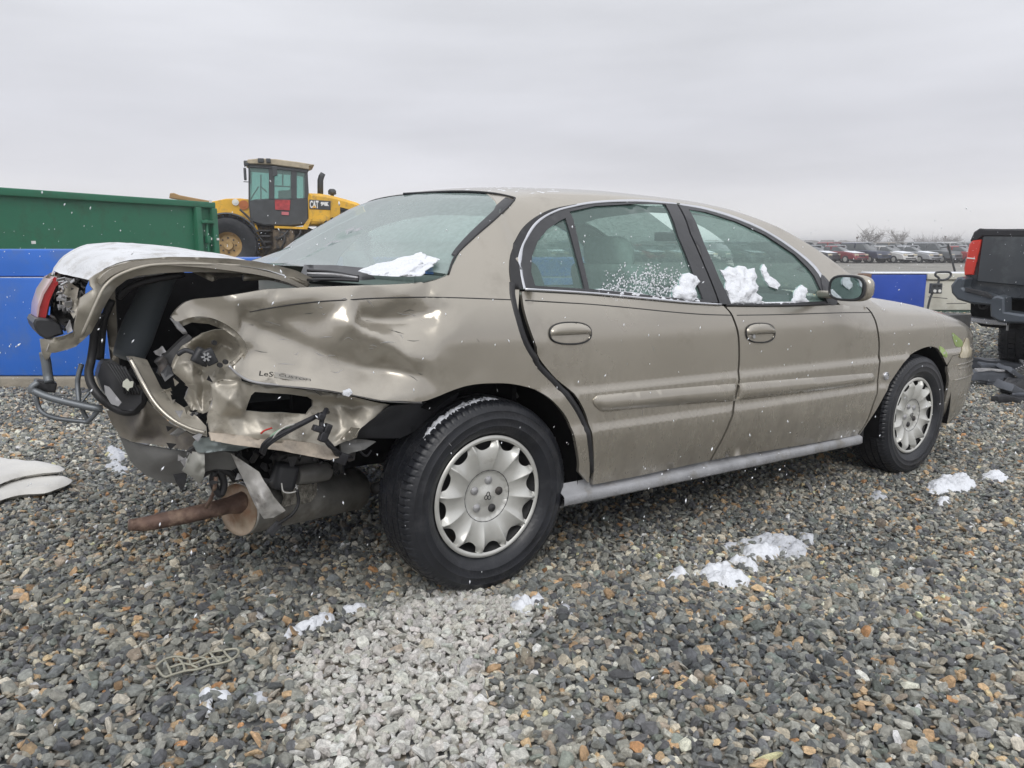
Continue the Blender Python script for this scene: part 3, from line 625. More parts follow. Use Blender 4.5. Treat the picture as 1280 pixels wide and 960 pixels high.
# black structure behind the panels: seen in the gaps
inner = [(-.12, .78), (.10, .76), (.28, .66), (.40, .50), (.43, .27), (2.25, .25), (2.42, .45), (2.5, .72), (2.5, .90), (2.3, .95), (.1, 1.03), (-.05, 1.0)]
panel('door_jamb', inner, BLACK, car, h=.08, out=-.035, off=.0)
jl = cat(PL([(640, 361), (636.5, 340), (638, 318), (644, 300), (653, 285), (668, 272), (690, 261), (720, 255)]), 3); jr = cat(PL([(656, 361), (651, 340), (651, 318), (655, 300), (662, 285), (675, 272), (694, 263), (722, 256)]), 3)
jo = np.vstack([jl, jr[::-1]]); v_, t_ = cdt(jo, (), .02); Q = S(v_[:, 0], v_[:, 1]); Q[:, 1] -= .0035; V_, T_ = rim(Q, t_, np.array((0, .01, 0))); mesh_np('door_weatherstrip', V_, T_, BLACK, car)
gp = np.vstack([cat(PL([(641, 356), (642, 375), (648, 400), (657, 428), (672, 456), (697, 482), (718, 507), (730, 530), (737, 552), (740, 590)]), 4)])
m = MB(); Q = S(gp[:, 0], gp[:, 1]); Q[:, 1] += .014; m.tube(Q, .018, 8); m.build('door_weatherstrip', BLACK, car, smooth=True)

# --- wing mirror
c = ony(1062, 360, -1.00)
m = MB(); bm = bmesh.new(); bmesh.ops.create_uvsphere(bm, u_segments=24, v_segments=14, radius=1)
for v in bm.verts:
    p = v.co.copy(); ex = math.copysign(abs(p.x)**.8, p.x)
    rr_ = math.hypot(p.y, p.z)+1e-9; k_ = 1/max(.7, (abs(p.y/rr_)**3.2+abs(p.z/rr_)**3.2)**(1/3.2)); v.co = Vector((p.x*.085 if p.x > 0 else p.x*.028, p.y*.096*k_, p.z*.060*k_))
V_ = [v.co[:] for v in bm.verts]; F_ = [tuple(q.index for q in f.verts) for f in bm.faces]; bm.free()
m.add(np.array(V_)+c+np.array((.02, 0, 0)), F_); mirror = m.build('wing_mirror', PAINT, car, smooth=True)
m = MB(); m.lathe([(0, -.050), (.050, -.050), (.054, -.040)], c*0, 0, 30); V_ = np.array(m.V); _r = np.hypot(V_[:, 1], V_[:, 2])+1e-9; _k = 1/np.maximum(.7, (np.abs(V_[:, 1]/_r)**3.2+np.abs(V_[:, 2]/_r)**3.2)**(1/3.2)); V_[:, 1] *= 1.50*_k; V_[:, 2] *= .96*_k; V_[:, 0] += .022; m.V = list(V_+c); g = m.build('mirror_glass', MIRR, mirror)
m = MB(); a = np.linspace(0, 2*PI, 33); k_ = 1/((np.abs(np.cos(a))**3.2+np.abs(np.sin(a))**3.2)**(1/3.2)); m.tube(np.stack([0*a-.022, .084*np.cos(a)*k_, .053*np.sin(a)*k_], 1)+c, .0065, 8, cap=False); m.build('mirror_surround', BLACKP, mirror, smooth=True)
m = MB(); m.box(c+np.array((.02, .10, -.035)), (.07, .12, .035), bev=.012); m.build('mirror_arm', PAINT, mirror, smooth=True)
patch('mirror_sail', [(1026, 343), (1038, 356), (1046, 379), (1034, 379), (1028, 362)], BLACKP, front_door, .004)

# --- wheels (wheel > tyre, hubcap, lug nuts, ...)
def make_wheel(side=-1):
    """built about the origin, outer face towards -y"""
    w = MB(); w.lathe([(0, -.02), (.09, -.02), (.12, .0), (.185, .005), (.20, -.045), (.208, -.06), (.208, .09), (.20, .10), (.14, .09), (.0, .09)], (0, 0, 0), 1, 40)
    wheel = w.build('wheel', DARKM, car, smooth=False, sharp=40)
    # tyre, closed carcass with tread blocks
    r0, ro = .214, .338
    prof = [(r0, -.066), (.219, -.078), (.232, -.090), (.250, -.1005), (.252, -.1012), (.254, -.1005), (.275, -.1045), (.277, -.1052), (.279, -.104), (.300, -.100), (.302, -.1005), (.304, -.0985), (.317, -.093), (.328, -.084)]
    tr = [(.333, -.0765)]
    seg = 252; V = []; F = []
    grooves = [-.052, -.018, .018, .052]
    ys = [-.084, -.078, -.070, -.060, -.0555, -.0545, -.0495, -.0485, -.040, -.030, -.0215, -.0205, -.0155, -.0145, -.005, .005, .0145, .0155, .0205, .0215, .030, .040, .0485, .0495, .0545, .0555, .060, .070, .078, .084]
    row = prof[:-1]; n0 = len(row); back = [(a, -b) for a, b in prof[:-1]][::-1]
    m = n0+len(ys)+len(back)
    for k in range(seg*2):
        a = 2*PI*k/(seg*2)
        for r, y in row: V.append((r, y, a))
        for y in ys:
            r = ro-.010*(abs(y)/.084)**3.2
            g = min(abs(y-q) for q in grooves)
            if g < .0031: r -= .008
            elif abs(y) > .0555 and k % 6 == 0: r -= .0055
            elif .022 < abs(y) < .0485 and (k+int(abs(y)*300)) % 7 == 0: r -= .0045
            elif abs(y) < .014 and (k+int(y*200)) % 9 == 0: r -= .004
            V.append((r, y, a))
        for r, y in back: V.append((r, y, a))
    # bulge at the contact
    P_ = []
    for r, y, a in V:
        x, z = r*math.cos(a), r*math.sin(a); y = y*1.18 if y > 0 else y
        if r < .332 and .262 < r < .30 and y < -.09: x *= 1+.0008*math.sin(a*90); 
        P_.append((x, y, z))
    nk = seg*2
    for k in range(nk):
        k2 = (k+1) % nk
        for i in range(m-1): F.append((k*m+i, k*m+i+1, k2*m+i+1, k2*m+i))
    t = mesh_np('tyre', P_, F, TYRE, wheel, True, sharp=32)
    bm = bmesh.new(); bm.from_mesh(t.data); bmesh.ops.recalc_face_normals(bm, faces=bm.faces[:]); bm.to_mesh(t.data); bm.free()
    # hubcap with twelve windows
    na = 12*28; K = 30; V = []; F = []; nr = K+1+5+6
    def inner_(u):
        q = abs(u-.5)*2; return (.197-.031*math.sqrt(max(0, 1-(q/.68)**2))) if q < .68 else .1962
    def hh(r, a):
        u = (a*12/(2*PI)) % 1.0; c = abs(u-.5)*2
        if r > .1969: return -.078-.005*math.sin(min(1, (r-.197)/.0175)*PI)
        if r < .088: return -.061-(.010*(1-(r/.030)**2) if r < .03 else 0)+(.003 if .036 < r < .082 else 0)
        t = (r-.088)/(.197-.088)
        return -.066-.014*math.sin(t*PI*.75)-.019*(c**2.2)*t**1.1+.020*(1-c**2)*t**1.7+.012*max(0, t-.8)/.2
    for a_ in range(na):
        a = 2*PI*a_/na; u = (a_/28) % 1.0; ri = inner_(u)
        rs_ = list(np.linspace(0, ri, K+1))+list(np.linspace(ri, .197, 6))[1:]+list(np.linspace(.197, .2145, 7))[1:]
        for r in rs_: V.append((r*math.cos(a), hh(r, a), r*math.sin(a)))
    for a_ in range(na):
        a2 = (a_+1) % na; q = abs(((a_+.5)/28) % 1.0-.5)*2
        for i in range(nr-1):
            if K <= i < K+5 and q < .68: continue
            F.append((a_*nr+i, a_*nr+i+1, a2*nr+i+1, a2*nr+i))
    h = mesh_np('hubcap', V, F, HUB, wheel, True)
    mb = MB(); a = np.linspace(0, 2*PI, 49); mb.tube(np.stack([.091*np.cos(a), 0*a-.066, .091*np.sin(a)], 1), .0016, 6, cap=False); mb.build('hubcap_groove', BLACKP, wheel, smooth=True)
    for k in range(5):
        a = 2*PI*k/5+PI/2+.0; x, z = .054*math.cos(a), .054*math.sin(a)
        mb = MB(); mb.lathe([(0.0, -.066), (.0095, -.066), (.0105, -.064), (.0125, -.0645), (.0145, -.062), (.0145, -.058)], (x, 0, z), 1, 14); mb.build('lug_nut', ALU if k < 3 else DARKM, wheel, smooth=True)
    mb = MB()
    for k in range(3):
        a = PI/2+k*2*PI/3; c = np.array((.008*math.cos(a), -.0712, .008*math.sin(a)))
        b = np.linspace(0, 2*PI, 13); mb.tube(np.stack([c[0]+.006*np.cos(b), 0*b+c[1], c[2]+.0075*np.sin(b)], 1), .0013, 5, cap=False)
    mb.build('shield_emblem', DARKM, wheel, smooth=True)
    mb = MB(); mb.lathe([(.11, .085), (.15, .04), (.2, .03), (.2, .02)], (0, 0, 0), 1, 24); mb.build('brake_drum', DARKM, wheel, smooth=True)
    return wheel
w1 = make_wheel(); w1.location = (0, -.785, .328); w1.rotation_euler = (0, .15, 0)
w2 = copy_tree(w1, car); w2.location = (2.85, -.785, .328); w2.rotation_euler = (0, .8, 0)
w3 = copy_tree(w1, car); w3.location = (0, .785, .328); w3.rotation_euler = (0, 0, PI)
w4 = copy_tree(w1, car); w4.location = (2.85, .785, .328); w4.rotation_euler = (0, 1, PI)
# snow caught on the rear tyre
def arc_snow(name, a0, a1, par, r, y0, y1, th):
    V = []; n, k = 40, 7
    for i in range(n):
        a = a0+(a1-a0)*i/(n-1); e = min(1, min(i, n-1-i)/5)
        for j in range(k):
            y = y0+(y1-y0)*j/(k-1)+.006*mnoise.noise(Vector((i*.6, j*.7, 0))); s_ = math.sin(PI*j/(k-1))**.5
            rr = r+th*s_*e*(1+1.6*mnoise.noise(Vector((i*.8, j*.7, 3))))-(.004 if s_ < .1 or e < .1 else 0)
            V.append((rr*math.cos(a), y, rr*math.sin(a)))
    F = [(i*k+j, i*k+j+1, (i+1)*k+j+1, (i+1)*k+j) for i in range(n-1) for j in range(k-1)]
    return mesh_np(name, V, F, SNOW, par, True)
sn = arc_snow('snow_strip', math.radians(80), math.radians(138), None, .3315, -.064, -.036, .008)
sn.matrix_world = Matrix.Rotation(CARP, 4, 'Y') @ Matrix.Translation((0, -.785, .328))
tag(sn, 'strip of snow lying on the tread of the beige sedan rear tyre', 'snow', kind='stuff')

# --- wheel wells, floor pan, axle, trunk tub
def well(x, side):
    m = MB(); m.lathe([(.385, -.05), (.40, .10), (.40, .42), (.2, .43)], (0, 0, 0), 1, 30, (math.radians(-15), math.radians(195 if x > 1 else 128)))
    V_ = np.array(m.V); V_[:, 1] -= .83; V_[:, 1] *= (1 if side < 0 else -1); V_ += np.array((x, 0, .345)); m.V = list(V_)
    return m.build('wheel_well', VOID, car, smooth=True)
for x in (0, 2.85):
    for s_ in (-1, 1): well(x, s_)
m = MB(); m.box((1.4, 0, .27), (2.1, 1.62, .06)); m.box((3.3, 0, .42), (.9, 1.2, .35)); m.box((1.4, 0, .22), (2.0, .3, .1)); m.box((3.4, 0, .7), (1.0, 1.3, .3)); m.build('floor_pan', DARKM, car)
m = MB(); m.tube([(.05, -.7, .30), (.02, -.3, .27), (.02, .3, .27), (.05, .7, .30)], .03, 10); m.tube([(.1, -.62, .3), (-.1, -.6, .62)], .035, 10); m.tube([(.1, .62, .3), (-.1, .6, .62)], .035, 10)
m.tube([(-.25, -.5, .30), (.1, -.35, .3), (.45, -.5, .3)], .022, 8, True, 4); m.build('rear_axle', DARKM, car, smooth=True)
# trunk tub: an open box of dark carpeted walls, opening backwards and up
m = MB()
m.box((-.35, .80, .78), (1.0, .02, .50)); m.box((-.35, 0, .60), (.95, 1.5, .02)); m.box((.16, 0, .80), (.02, 1.55, .52)); m.box((-.25, -.70, .80), (.75, .02, .38))
m.box((-.05, 0, 1.02), (.42, 1.45, .015)); m.build('trunk_tub', VOID, car)

# --- cabin
m = MB(); m.box((.0, 0, .88), (.5, 1.45, .30)); m.box((1.2, 0, .42), (2.0, 1.5, .1)); m.build('cabin_floor', TRIMM, car)
def seatback(x, y, w, h0, h1, name='seat_back', lean=.16, th=.13):
    m = MB(); V = []; F = []
    bm = bmesh.new(); bmesh.ops.create_cube(bm, size=1)
    for v in bm.verts: v.co = Vector((v.co.x*th, v.co.y*w, v.co.z*(h1-h0)))
    bmesh.ops.bevel(bm, geom=bm.edges[:], offset=.05, segments=4, profile=.6, affect='EDGES')
    for v in bm.verts: v.co.x -= (v.co.z)*lean/.3; v.co.y *= 1-.25*sstep(v.co.z, (h1-h0)*.1, (h1-h0)*.5)
    V = [(v.co.x+x, v.co.y+y, v.co.z+(h0+h1)/2) for v in bm.verts]; F = [tuple(q.index for q in f.verts) for f in bm.faces]; bm.free()
    m.add(V, F); return m.build(name, SEATM, car, smooth=True)
for y in (-.38, .38):
    seatback(1.05, y, .52, .55, 1.12, lean=.12)
    hr = seatback(.95, y, .27, 1.10, 1.24, 'head_rest', .05, .10)
    m = MB(); m.box((1.38, y, .58), (.52, .50, .16), bev=.05); m.build('seat_cushion', SEATM, car, smooth=True)
for y in (-.40, 0, .40): seatback(.20, y, .46, .60, 1.06, lean=.14)
for y in (-.42, .42): seatback(.12, y, .24, 1.03, 1.15, 'head_rest', .04, .08)
m = MB(); m.box((.62, 0, .60), (.5, 1.3, .14), bev=.05); m.build('rear_bench', SEATM, car, smooth=True)
m = MB(); m.prism([(1.95, .55), (1.90, .90), (2.02, .985), (2.45, .965), (2.45, .55)], -.72, .72); m.build('dashboard', BLACKP, car)
m = MB(); a = np.linspace(0, 2*PI, 33); m.tube(np.stack([1.80-.07*np.sin(a), .38+.185*np.cos(a), .93+.165*np.sin(a)], 1), .014, 8, cap=False); m.tube([(1.80, .21, .93), (1.82, .38, .92), (1.80, .55, .93)], .02, 6); m.tube([(1.82, .38, .92), (2.0, .38, .85)], .03, 8); m.build('steering_wheel', BLACKP, car, smooth=True)
m = MB(); m.box((1.74, 0, 1.27), (.03, .19, .05), bev=.014); m.tube([(1.74, 0, 1.28), (1.82, 0, 1.33)], .008, 6); m.build('inside_mirror', BLACKP, car, smooth=True)
# headliner, just under the roof skin
hx = np.linspace(.30, 1.55, 12); hs = np.linspace(-1, 1, 13); V = [(x, y*.58, float(np.interp(abs(y), [0, .6, 1], [1, .985, .955]))*(smooth_interp(x, ZT)-.03)) for x in hx for y in hs]
mesh_np('headliner', V, [(i*13+j, i*13+j+1, (i+1)*13+j+1, (i+1)*13+j) for i in range(11) for j in range(12)], TRIMM, car)
for s_ in (-1, 1):
    m = MB(); m.box((1.35, s_*.80, .72), (1.8, .04, .50)); m.build('door_trim', TRIMM, car)


# ------------------------------------------------------------------ the wrecked rear end
rr = np.random.default_rng(17); mb = MB(); md_ = MB()
for k in range(46):
    px, py = (rr.uniform(310, 540), rr.uniform(372, 488)) if k < 30 else (rr.uniform(560, 920), rr.uniform(400, 560)); L = rr.uniform(4, 22) if k < 30 else rr.uniform(2, 9); a = rr.normal()*.25+.15
    q = pl_dent([(px, py), (px+L*.5*math.cos(a), py+L*.5*math.sin(a)+rr.normal()), (px+L*math.cos(a), py+L*math.sin(a))]) if k < 30 else PL([(px, py), (px+L*.5*math.cos(a+1.2), py+L*.5*math.sin(a+1.2)), (px+L*math.cos(a+1.2), py+L*math.sin(a+1.2))])
    Q = S(cat(q, 4)[:, 0], cat(q, 4)[:, 1]); 
    if k < 30: Q[:, 1] += dent_fn(Q)
    Q[:, 1] -= .0002; (mb if k % 3 else md_).tube(Q, [.0003, .0011, .0004], 4)
tag(mb.build('scratches', ALU, car), kind='stuff'); tag(md_.build('scratches', DARKM, car), kind='stuff')
rr = np.random.default_rng(29)
for nm_, m__, cnt, box_, yy_ in (('torn_sheet_bits', PAINT_IN, 26, (205, 305, 452, 530), (-.78, -.60)), ('torn_black_bits', BLACKP, 26, (200, 300, 440, 560), (-.74, -.55)), ('bright_torn_bits', ALU, 14, (205, 420, 440, 600), (-.80, -.62)), ('underside_bits', DARKM, 30, (240, 440, 556, 606), (-.74, -.48))):
    mb = MB()
    for k in range(cnt):
        c = ony(rr.uniform(box_[0], box_[1]), rr.uniform(box_[2], box_[3]), rr.uniform(*yy_)); n_ = rr.integers(3, 6); R_ = np.array(Matrix.Rotation(rr.uniform(0, 6.3), 3, 'Y')@Matrix.Rotation(rr.uniform(-.8, .8), 3, 'X')); L = rr.uniform(.008, .030)
        P0 = [np.array((L*rr.uniform(.3, 1.2)*math.cos(2*PI*q/n_), rr.uniform(-.006, .006), L*rr.uniform(.2, .8)*math.sin(2*PI*q/n_))) for q in range(n_)]
        T_ = [R_@p+c for p in P0]; B_ = [p+np.array((0, .003, 0)) for p in T_]; mb.add(T_+B_, [tuple(range(n_)), tuple(range(n_, 2*n_))[::-1]]+[(q, (q+1) % n_, n_+(q+1) % n_, n_+q) for q in range(n_)])
    tag(mb.build(nm_, m__, car), kind='stuff')
# trunk lid: profile (x, z) from the hinge to the hem, bowed across the car
LIDP = np.array([(-.50, 1.050), (-.60, 1.096), (-.69, 1.118), (-.78, 1.130), (-.86, 1.138), (-.95, 1.143), (-1.03, 1.143), (-1.10, 1.134), (-1.150, 1.112), (-1.182, 1.078), (-1.198, 1.040), (-1.205, .995), (-1.210, .955), (-1.215, .915), (-1.215, .885), (-1.21, .865)])
lidc = cat(LIDP, 3); kl = len(lidc)
def lid_pt(i, y, up=0.):
    x, z = lidc[i]; k = sstep(-x, .55, 1.2); xr = float(np.interp(y, [-.62, -.55, -.45, -.3, 0, .3, .6], [.06, .03, .008, .006, .05, .12, .21]))
    t = lidc[min(i+1, kl-1)]-lidc[max(i-1, 0)]; t = t/np.linalg.norm(t); nrm = np.array((t[1], -t[0])) ; nrm = nrm if nrm[1] > 0 or nrm[0] < 0 else -nrm
    zz = z-.036*(abs(y)/.6)**2.2*(1 if i < kl-18 else .5)
    return np.array((x+k*xr+nrm[0]*up, y, zz+nrm[1]*up))
ys_ = np.concatenate([[-.62, -.60], np.linspace(-.56, .6, 20)]); V = [lid_pt(i, y) for i in range(kl) for y in ys_]; n_ = len(ys_)
hole = lambda i, y: (-.63 < y < -.36 and i > 25)
F = [(i*n_+j, i*n_+j+1, (i+1)*n_+j+1, (i+1)*n_+j) for i in range(kl-1) for j in range(n_-1) if not hole(i, (ys_[j]+ys_[j+1])/2)]
T2 = [(a, b, c) for a, b, c, d in F]+[(a, c, d) for a, b, c, d in F]
V2, T2 = rim(np.array(V), np.array(T2), np.array((.004, 0, -.016)))
lid = mesh_np('trunk_lid', V2, T2, PAINT, car, True)
FLO = [(394, 349), (370, 338), (345, 331.5), (320, 326.5), (285, 323), (250, 321.5), (212, 321), (185, 323), (165, 326), (145, 331.5), (130, 337), (118, 344), (112, 349), (113, 357), (117, 362), (108, 368), (101, 373), (98, 387), (94, 404), (92, 418), (80, 424), (62, 430), (58, 440), (64, 441), (69, 441), (84, 437), (95, 433), (114, 416), (124, 397), (130, 384), (137, 372), (146, 359), (158, 350), (172, 345), (200, 341.5), (230, 340), (280, 340.5), (330, 343), (370, 347), (384, 353)]
LY = [(394, 349, -.58), (250, 322, -.615), (112, 349, -.61), (98, 387, -.60), (62, 440, -.50), (114, 416, -.56), (146, 359, -.575), (230, 340, -.60), (384, 353, -.58), (120, 370, -.63), (150, 345, -.60), (118, 395, -.615)]
sheet('lid_flange', FLO, LY, PAINT_IN, lid, h=4.5, namp=.004, nsc=14, off=.02)
tube_px('flange_bead', [(300, 332, -.612), (250, 330, -.618), (212, 330, -.618), (180, 333, -.62), (150, 343, -.62), (132, 357, -.628), (122, 375, -.63), (112, 398, -.625), (103, 418, -.61)], .0045, PAINT_IN, lid)
# lens strip across the lid and its broken surround
def lens_piece(name, px_out, y0, y1, mat_, par, dx=.0, steps=8):
    O = np.array([ony(a, b, y0) for a, b in px_out])[:, [0, 2]]; n = len(O); V = []; F = []
    for s_ in range(steps+1):
        y = y0+(y1-y0)*s_/steps; xr = float(np.interp(y, [-.62, -.55, -.45, -.3, 0, .3, .6], [.06, .03, .008, .006, .05, .12, .21]))-float(np.interp(y0, [-.62, -.55, -.45, -.3, 0, .3, .6], [.06, .03, .008, .006, .05, .12, .21]))
        V += [(p[0]+xr, y, p[1]) for p in O]
    F = [(s_*n+i, s_*n+(i+1) % n, (s_+1)*n+(i+1) % n, (s_+1)*n+i) for s_ in range(steps) for i in range(n)]+[tuple(range(n)), tuple(range(steps*n, steps*n+n))]
    m = MB(); m.add(V, F); return m.build(name, mat_, par, sharp=30)
lens_piece('lens_back', [(76, 347), (81, 350), (71, 362), (63, 378), (59, 398), (52, 398), (55, 380), (62, 362)], -.44, .50, DARKM, lid)
lens_piece('red_lens', [(68, 346), (78, 350), (70, 358), (62, 376), (57, 398), (46, 397), (49, 379), (56, 361)], -.46, .58, REDL, lid)
lens_piece('lens_trim', [(64, 349), (66, 350), (55, 368), (49.5, 384), (47.5, 397), (46, 396), (47, 383), (53, 365)], -.465, .50, mat('pale_pink_lens_edge', (.55, .38, .38), rough=.3, coat=.5), lid)
m = MB(); O = [tuple(ony(a, b, -.5)[[0, 2]]) for a, b in [(41.5, 404), (44, 399), (50, 397.5), (70, 400), (76, 404), (80, 418), (70, 421), (58, 424.5), (50, 420), (44, 412)]]; m.prism(O, -.5, -.30, 1, .006); m.build('lamp_end_cap', BLACKP, lid, sharp=30)
hem = sheet('lid_hem', [(50, 424), (62, 423), (80, 420), (93, 415), (112, 417), (97, 431), (84, 436), (66, 437), (61, 449), (57, 451), (52, 440)], [(50, 424, -.45), (112, 417, -.55), (57, 451, -.42), (84, 436, -.50), (75, 425, -.53)], PAINT_IN, lid, h=4, namp=.012, nsc=20)
# broken bits in the lamp pocket of the lid
pocket = sheet('lamp_pocket', [(74, 346), (90, 340), (112, 345), (104, 366), (99, 385), (95, 415), (78, 406), (62, 398), (66, 375), (72, 360)], [(74, 346, -.42), (112, 345, -.50), (95, 415, -.48), (62, 398, -.40), (85, 375, -.33)], DARKM, lid, h=4, namp=.02, nsc=26)
rr = np.random.default_rng(3); mb = MB()
for k in range(90):
    px, py = rr.uniform(74, 106), rr.uniform(348, 392); c = ony(px, py, rr.uniform(-.54, -.44)); s_ = rr.uniform(.004, .014, 3)
    R_ = np.array(Matrix.Rotation(rr.uniform(0, 3), 3, 'X') @ Matrix.Rotation(rr.uniform(0, 3), 3, 'Z')); mb.box(c, s_*np.array((1.6, .25, 1.0)), R_)
tag(mb.build('broken_lamp_pieces', ALU, lid), kind='stuff')
mb = MB()
for k in range(16):
    a = np.array((rr.uniform(72, 102), rr.uniform(350, 410))); b_ = a+rr.uniform(-12, 12, 2); mb.tube([ony(*a, -.50), ony(*((a+b_)/2+rr.uniform(-3, 3, 2)), -.52), ony(*b_, -.49)], .004, 5)
tag(mb.build('torn_wires', DARKM, lid, smooth=True), kind='stuff')
sheet('torn_lamp_bracket', [(85, 352), (98, 360), (96, 372), (104, 376), (99, 384), (92, 398), (86, 388), (78, 380), (82, 368), (74, 366)], [(85, 352, -.52), (98, 360, -.56), (92, 398, -.55), (78, 380, -.50), (90, 375, -.50)], PAINT_IN, lid, h=3, namp=.022, nsc=40)
sheet('torn_lamp_bracket', [(83, 410), (88, 400), (91, 414), (85, 417)], [(83, 410, -.56)], ALU, lid, h=3, namp=.01, nsc=30)

# latch frame hanging under the lid
mb = MB()
tube_px('', [(55, 440, -.40), (58, 455, -.40), (60, 470, -.40), (62, 478, -.41)], .013, None, None, mb=mb)
tube_px('', [(41, 488, -.42), (60, 496, -.44), (90, 504, -.47), (118, 510, -.50), (127, 511, -.5)], .011, None, None, mb=mb)
tube_px('', [(45, 494, -.42), (48, 508, -.42), (55, 517, -.43), (72, 523, -.44), (105, 527, -.46), (111, 526, -.47), (125, 511, -.50)], .0065, None, None, mb=mb)
tube_px('', [(102, 455, -.45), (98, 470, -.45), (97, 482, -.45), (99, 505, -.47)], .007, None, None, mb=mb)
tube_px('', [(99, 503, -.47), (104, 515, -.46), (110, 526, -.46)], .006, None, None, mb=mb); tube_px('', [(112, 490, -.47), (104, 500, -.47), (99, 507, -.47)], .004, None, None, mb=mb)
tube_px('', [(48, 478, -.42), (40, 484, -.42), (40, 491, -.42)], .009, None, None, mb=mb)
fr = mb.build('latch_frame', mat('cast_latch_metal', (.17, .185, .20), rough=.45, metal=.5, var=.25), car, smooth=True)
m = MB(); c = ony(56, 482, -.38); m.box(c, (.055, .05, .03), np.array(Matrix.Rotation(.25, 3, 'Y')), bev=.006); m.build('latch_box', BLACKP, fr, smooth=True)

# trunk opening: rubber seals, slate-grey tube, tail lamp hanging loose
mb = MB()
tube_px('', [(126, 392, -.50), (119, 410, -.49), (117, 430, -.48), (114, 450, -.48), (111, 466, -.50), (115, 482, -.52), (126, 497, -.54), (142, 509, -.55), (158, 515, -.57), (170, 512, -.58), (179, 500, -.6), (178, 488, -.6)], .0125, None, None, mb=mb)
tube_px('', [(140, 375, -.46), (130, 400, -.45), (127, 425, -.44), (125, 450, -.44)], .011, None, None, mb=mb)
tube_px('', [(230, 343, -.55), (190, 350, -.55), (165, 358, -.53), (148, 372, -.5)], .010, None, None, mb=mb)
mb.build('trunk_seal', BLACK, car, smooth=True)
tube_px('bright_seal_edge', [(160, 348, -.56), (185, 344, -.565), (205, 341.5, -.57)], .002, ALU, car)
m = MB(); A = ony(206, 338, -.30); B = ony(160, 448, -.30); Pn = cat([A, A*.6+B*.4+np.array((.0, .02, 0)), A*.3+B*.7+np.array((0, .02, 0)), B], 6)
m.tube(Pn, [.040, .046, .05, .052, .045], 18); m.build('slate_tube', mat('slate_grey', (.13, .15, .165), rough=.7, var=.2, vscale=3), car, smooth=True)  # smooth slate-coloured tube across the trunk opening
lamp = sheet('loose_tail_lamp', [(126, 456), (131, 451), (141, 451), (150, 456), (163, 470), (177, 490), (177, 503), (166, 514), (150, 512), (136, 500), (127, 485), (122, 470)], [(126, 456, -.52), (150, 456, -.60), (177, 490, -.63), (166, 514, -.60), (136, 500, -.55), (122, 470, -.5)], BLACKP, car, h=4, off=.05)
for k in range(6):
    tube_px('lamp_rib', [(134+4.2*k, 453+1.0*k, -.585-.004*k), (150+4.1*k, 478+1.5*k, -.61-.003*k), (156+3.6*k, 492+.2*k, -.61-.003*k)], .0035, BLACK, lamp)
sheet('lamp_reflector', [(131, 482), (137, 484), (152, 503), (148, 508), (139, 505), (132, 493)], [(131, 482, -.60), (152, 503, -.63), (139, 505, -.61)], mat('dull_reflector', (.30, .30, .31), rough=.5, metal=.2), lamp, h=4)
sheet('lamp_socket', [(155, 478), (160, 474), (163, 478), (167, 477), (166, 484), (162, 485), (160, 489), (157, 485), (154, 484)], [(155, 478, -.64)], mat('ivory_plastic', (.55, .56, .48), rough=.5), lamp, h=3, off=.015)

# added near-black box that stands in for shade inside the torn corner
m = MB(); m.box((-.42, -.55, .56), (.66, .05, .22)); m.box((-.42, -.15, .50), (.62, .75, .22), bev=.05); m.build('dark_backing', VOID, car)

# crumpled corner panels
corner = sheet('crumpled_corner', [(228, 432), (240, 424), (254, 417), (270, 412), (286, 412), (302, 423), (309, 436), (309, 452), (298, 462), (302, 476), (276, 482), (266, 500), (262, 512), (252, 516), (238, 512), (229, 497), (236, 484), (224, 472), (213, 463), (217, 452), (222, 443)],
    [(228, 432, -.60), (254, 417, -.64), (286, 412, -.72), (309, 440, -.80), (302, 476, -.80), (213, 463, -.64), (229, 497, -.62), (252, 516, -.70), (262, 440, -.55), (240, 455, -.70), (250, 464, -.66), (275, 430, -.60), (290, 437, -.63), (240, 478, -.69), (252, 487, -.66), (245, 500, -.69), (268, 465, -.72), (285, 450, -.74), (225, 452, -.68)], PAINT_IN, car, h=2.6, namp=.013, nsc=19, fold=1.2)
lipo = [(222, 402), (240, 396.5), (262, 397.5), (280, 404), (296, 415), (306, 427), (310, 440), (305, 449), (296, 457), (289, 455), (300, 443), (302, 433), (294, 422), (280, 412), (262, 405), (240, 403), (228, 408)]
sheet('torn_edge_lip', lipo, [(222, 402, -.76), (262, 397, -.80), (306, 427, -.84), (296, 457, -.84), (300, 438, -.79), (270, 408, -.77), (240, 403, -.75)], PAINT_IN, car, h=3, namp=.004, nsc=30, off=.02)
def HOLE(): return [(318, 489.5), (340, 491), (365, 493), (384, 495.5), (390.5, 500), (391, 508), (383, 518), (360, 516.5), (330, 515.5), (307.5, 514), (310, 503), (313, 494)]
panel_i = sheet('wheelhouse_panel', [(263, 480), (280, 474), (300, 476), (320, 481), (360, 485), (400, 489.5), (437, 495), (470, 503), (487, 506), (468, 521), (450, 535), (441, 548), (428, 552), (412, 560), (380, 556), (340, 550), (300, 546), (262, 543), (259, 520), (266, 500)],
    [(263, 480, -.78), (300, 478, -.83), (360, 487, -.845), (437, 496, -.84), (487, 506, -.845), (450, 535, -.86), (412, 560, -.84), (300, 546, -.82), (262, 543, -.78), (285, 500, -.85), (302, 512, -.845), (310, 505, -.815), (275, 518, -.80), (300, 522, -.80), (350, 524, -.81), (350, 536, -.82), (400, 525, -.815), (400, 500, -.80), (420, 503, -.79), (440, 510, -.80), (455, 506, -.83), (440, 525, -.84), (425, 535, -.82), (395, 545, -.835), (330, 540, -.835)], PAINT_IN, car, holes=[HOLE()], h=2.8, namp=.006, nsc=17, fold=1.3, off=.012)
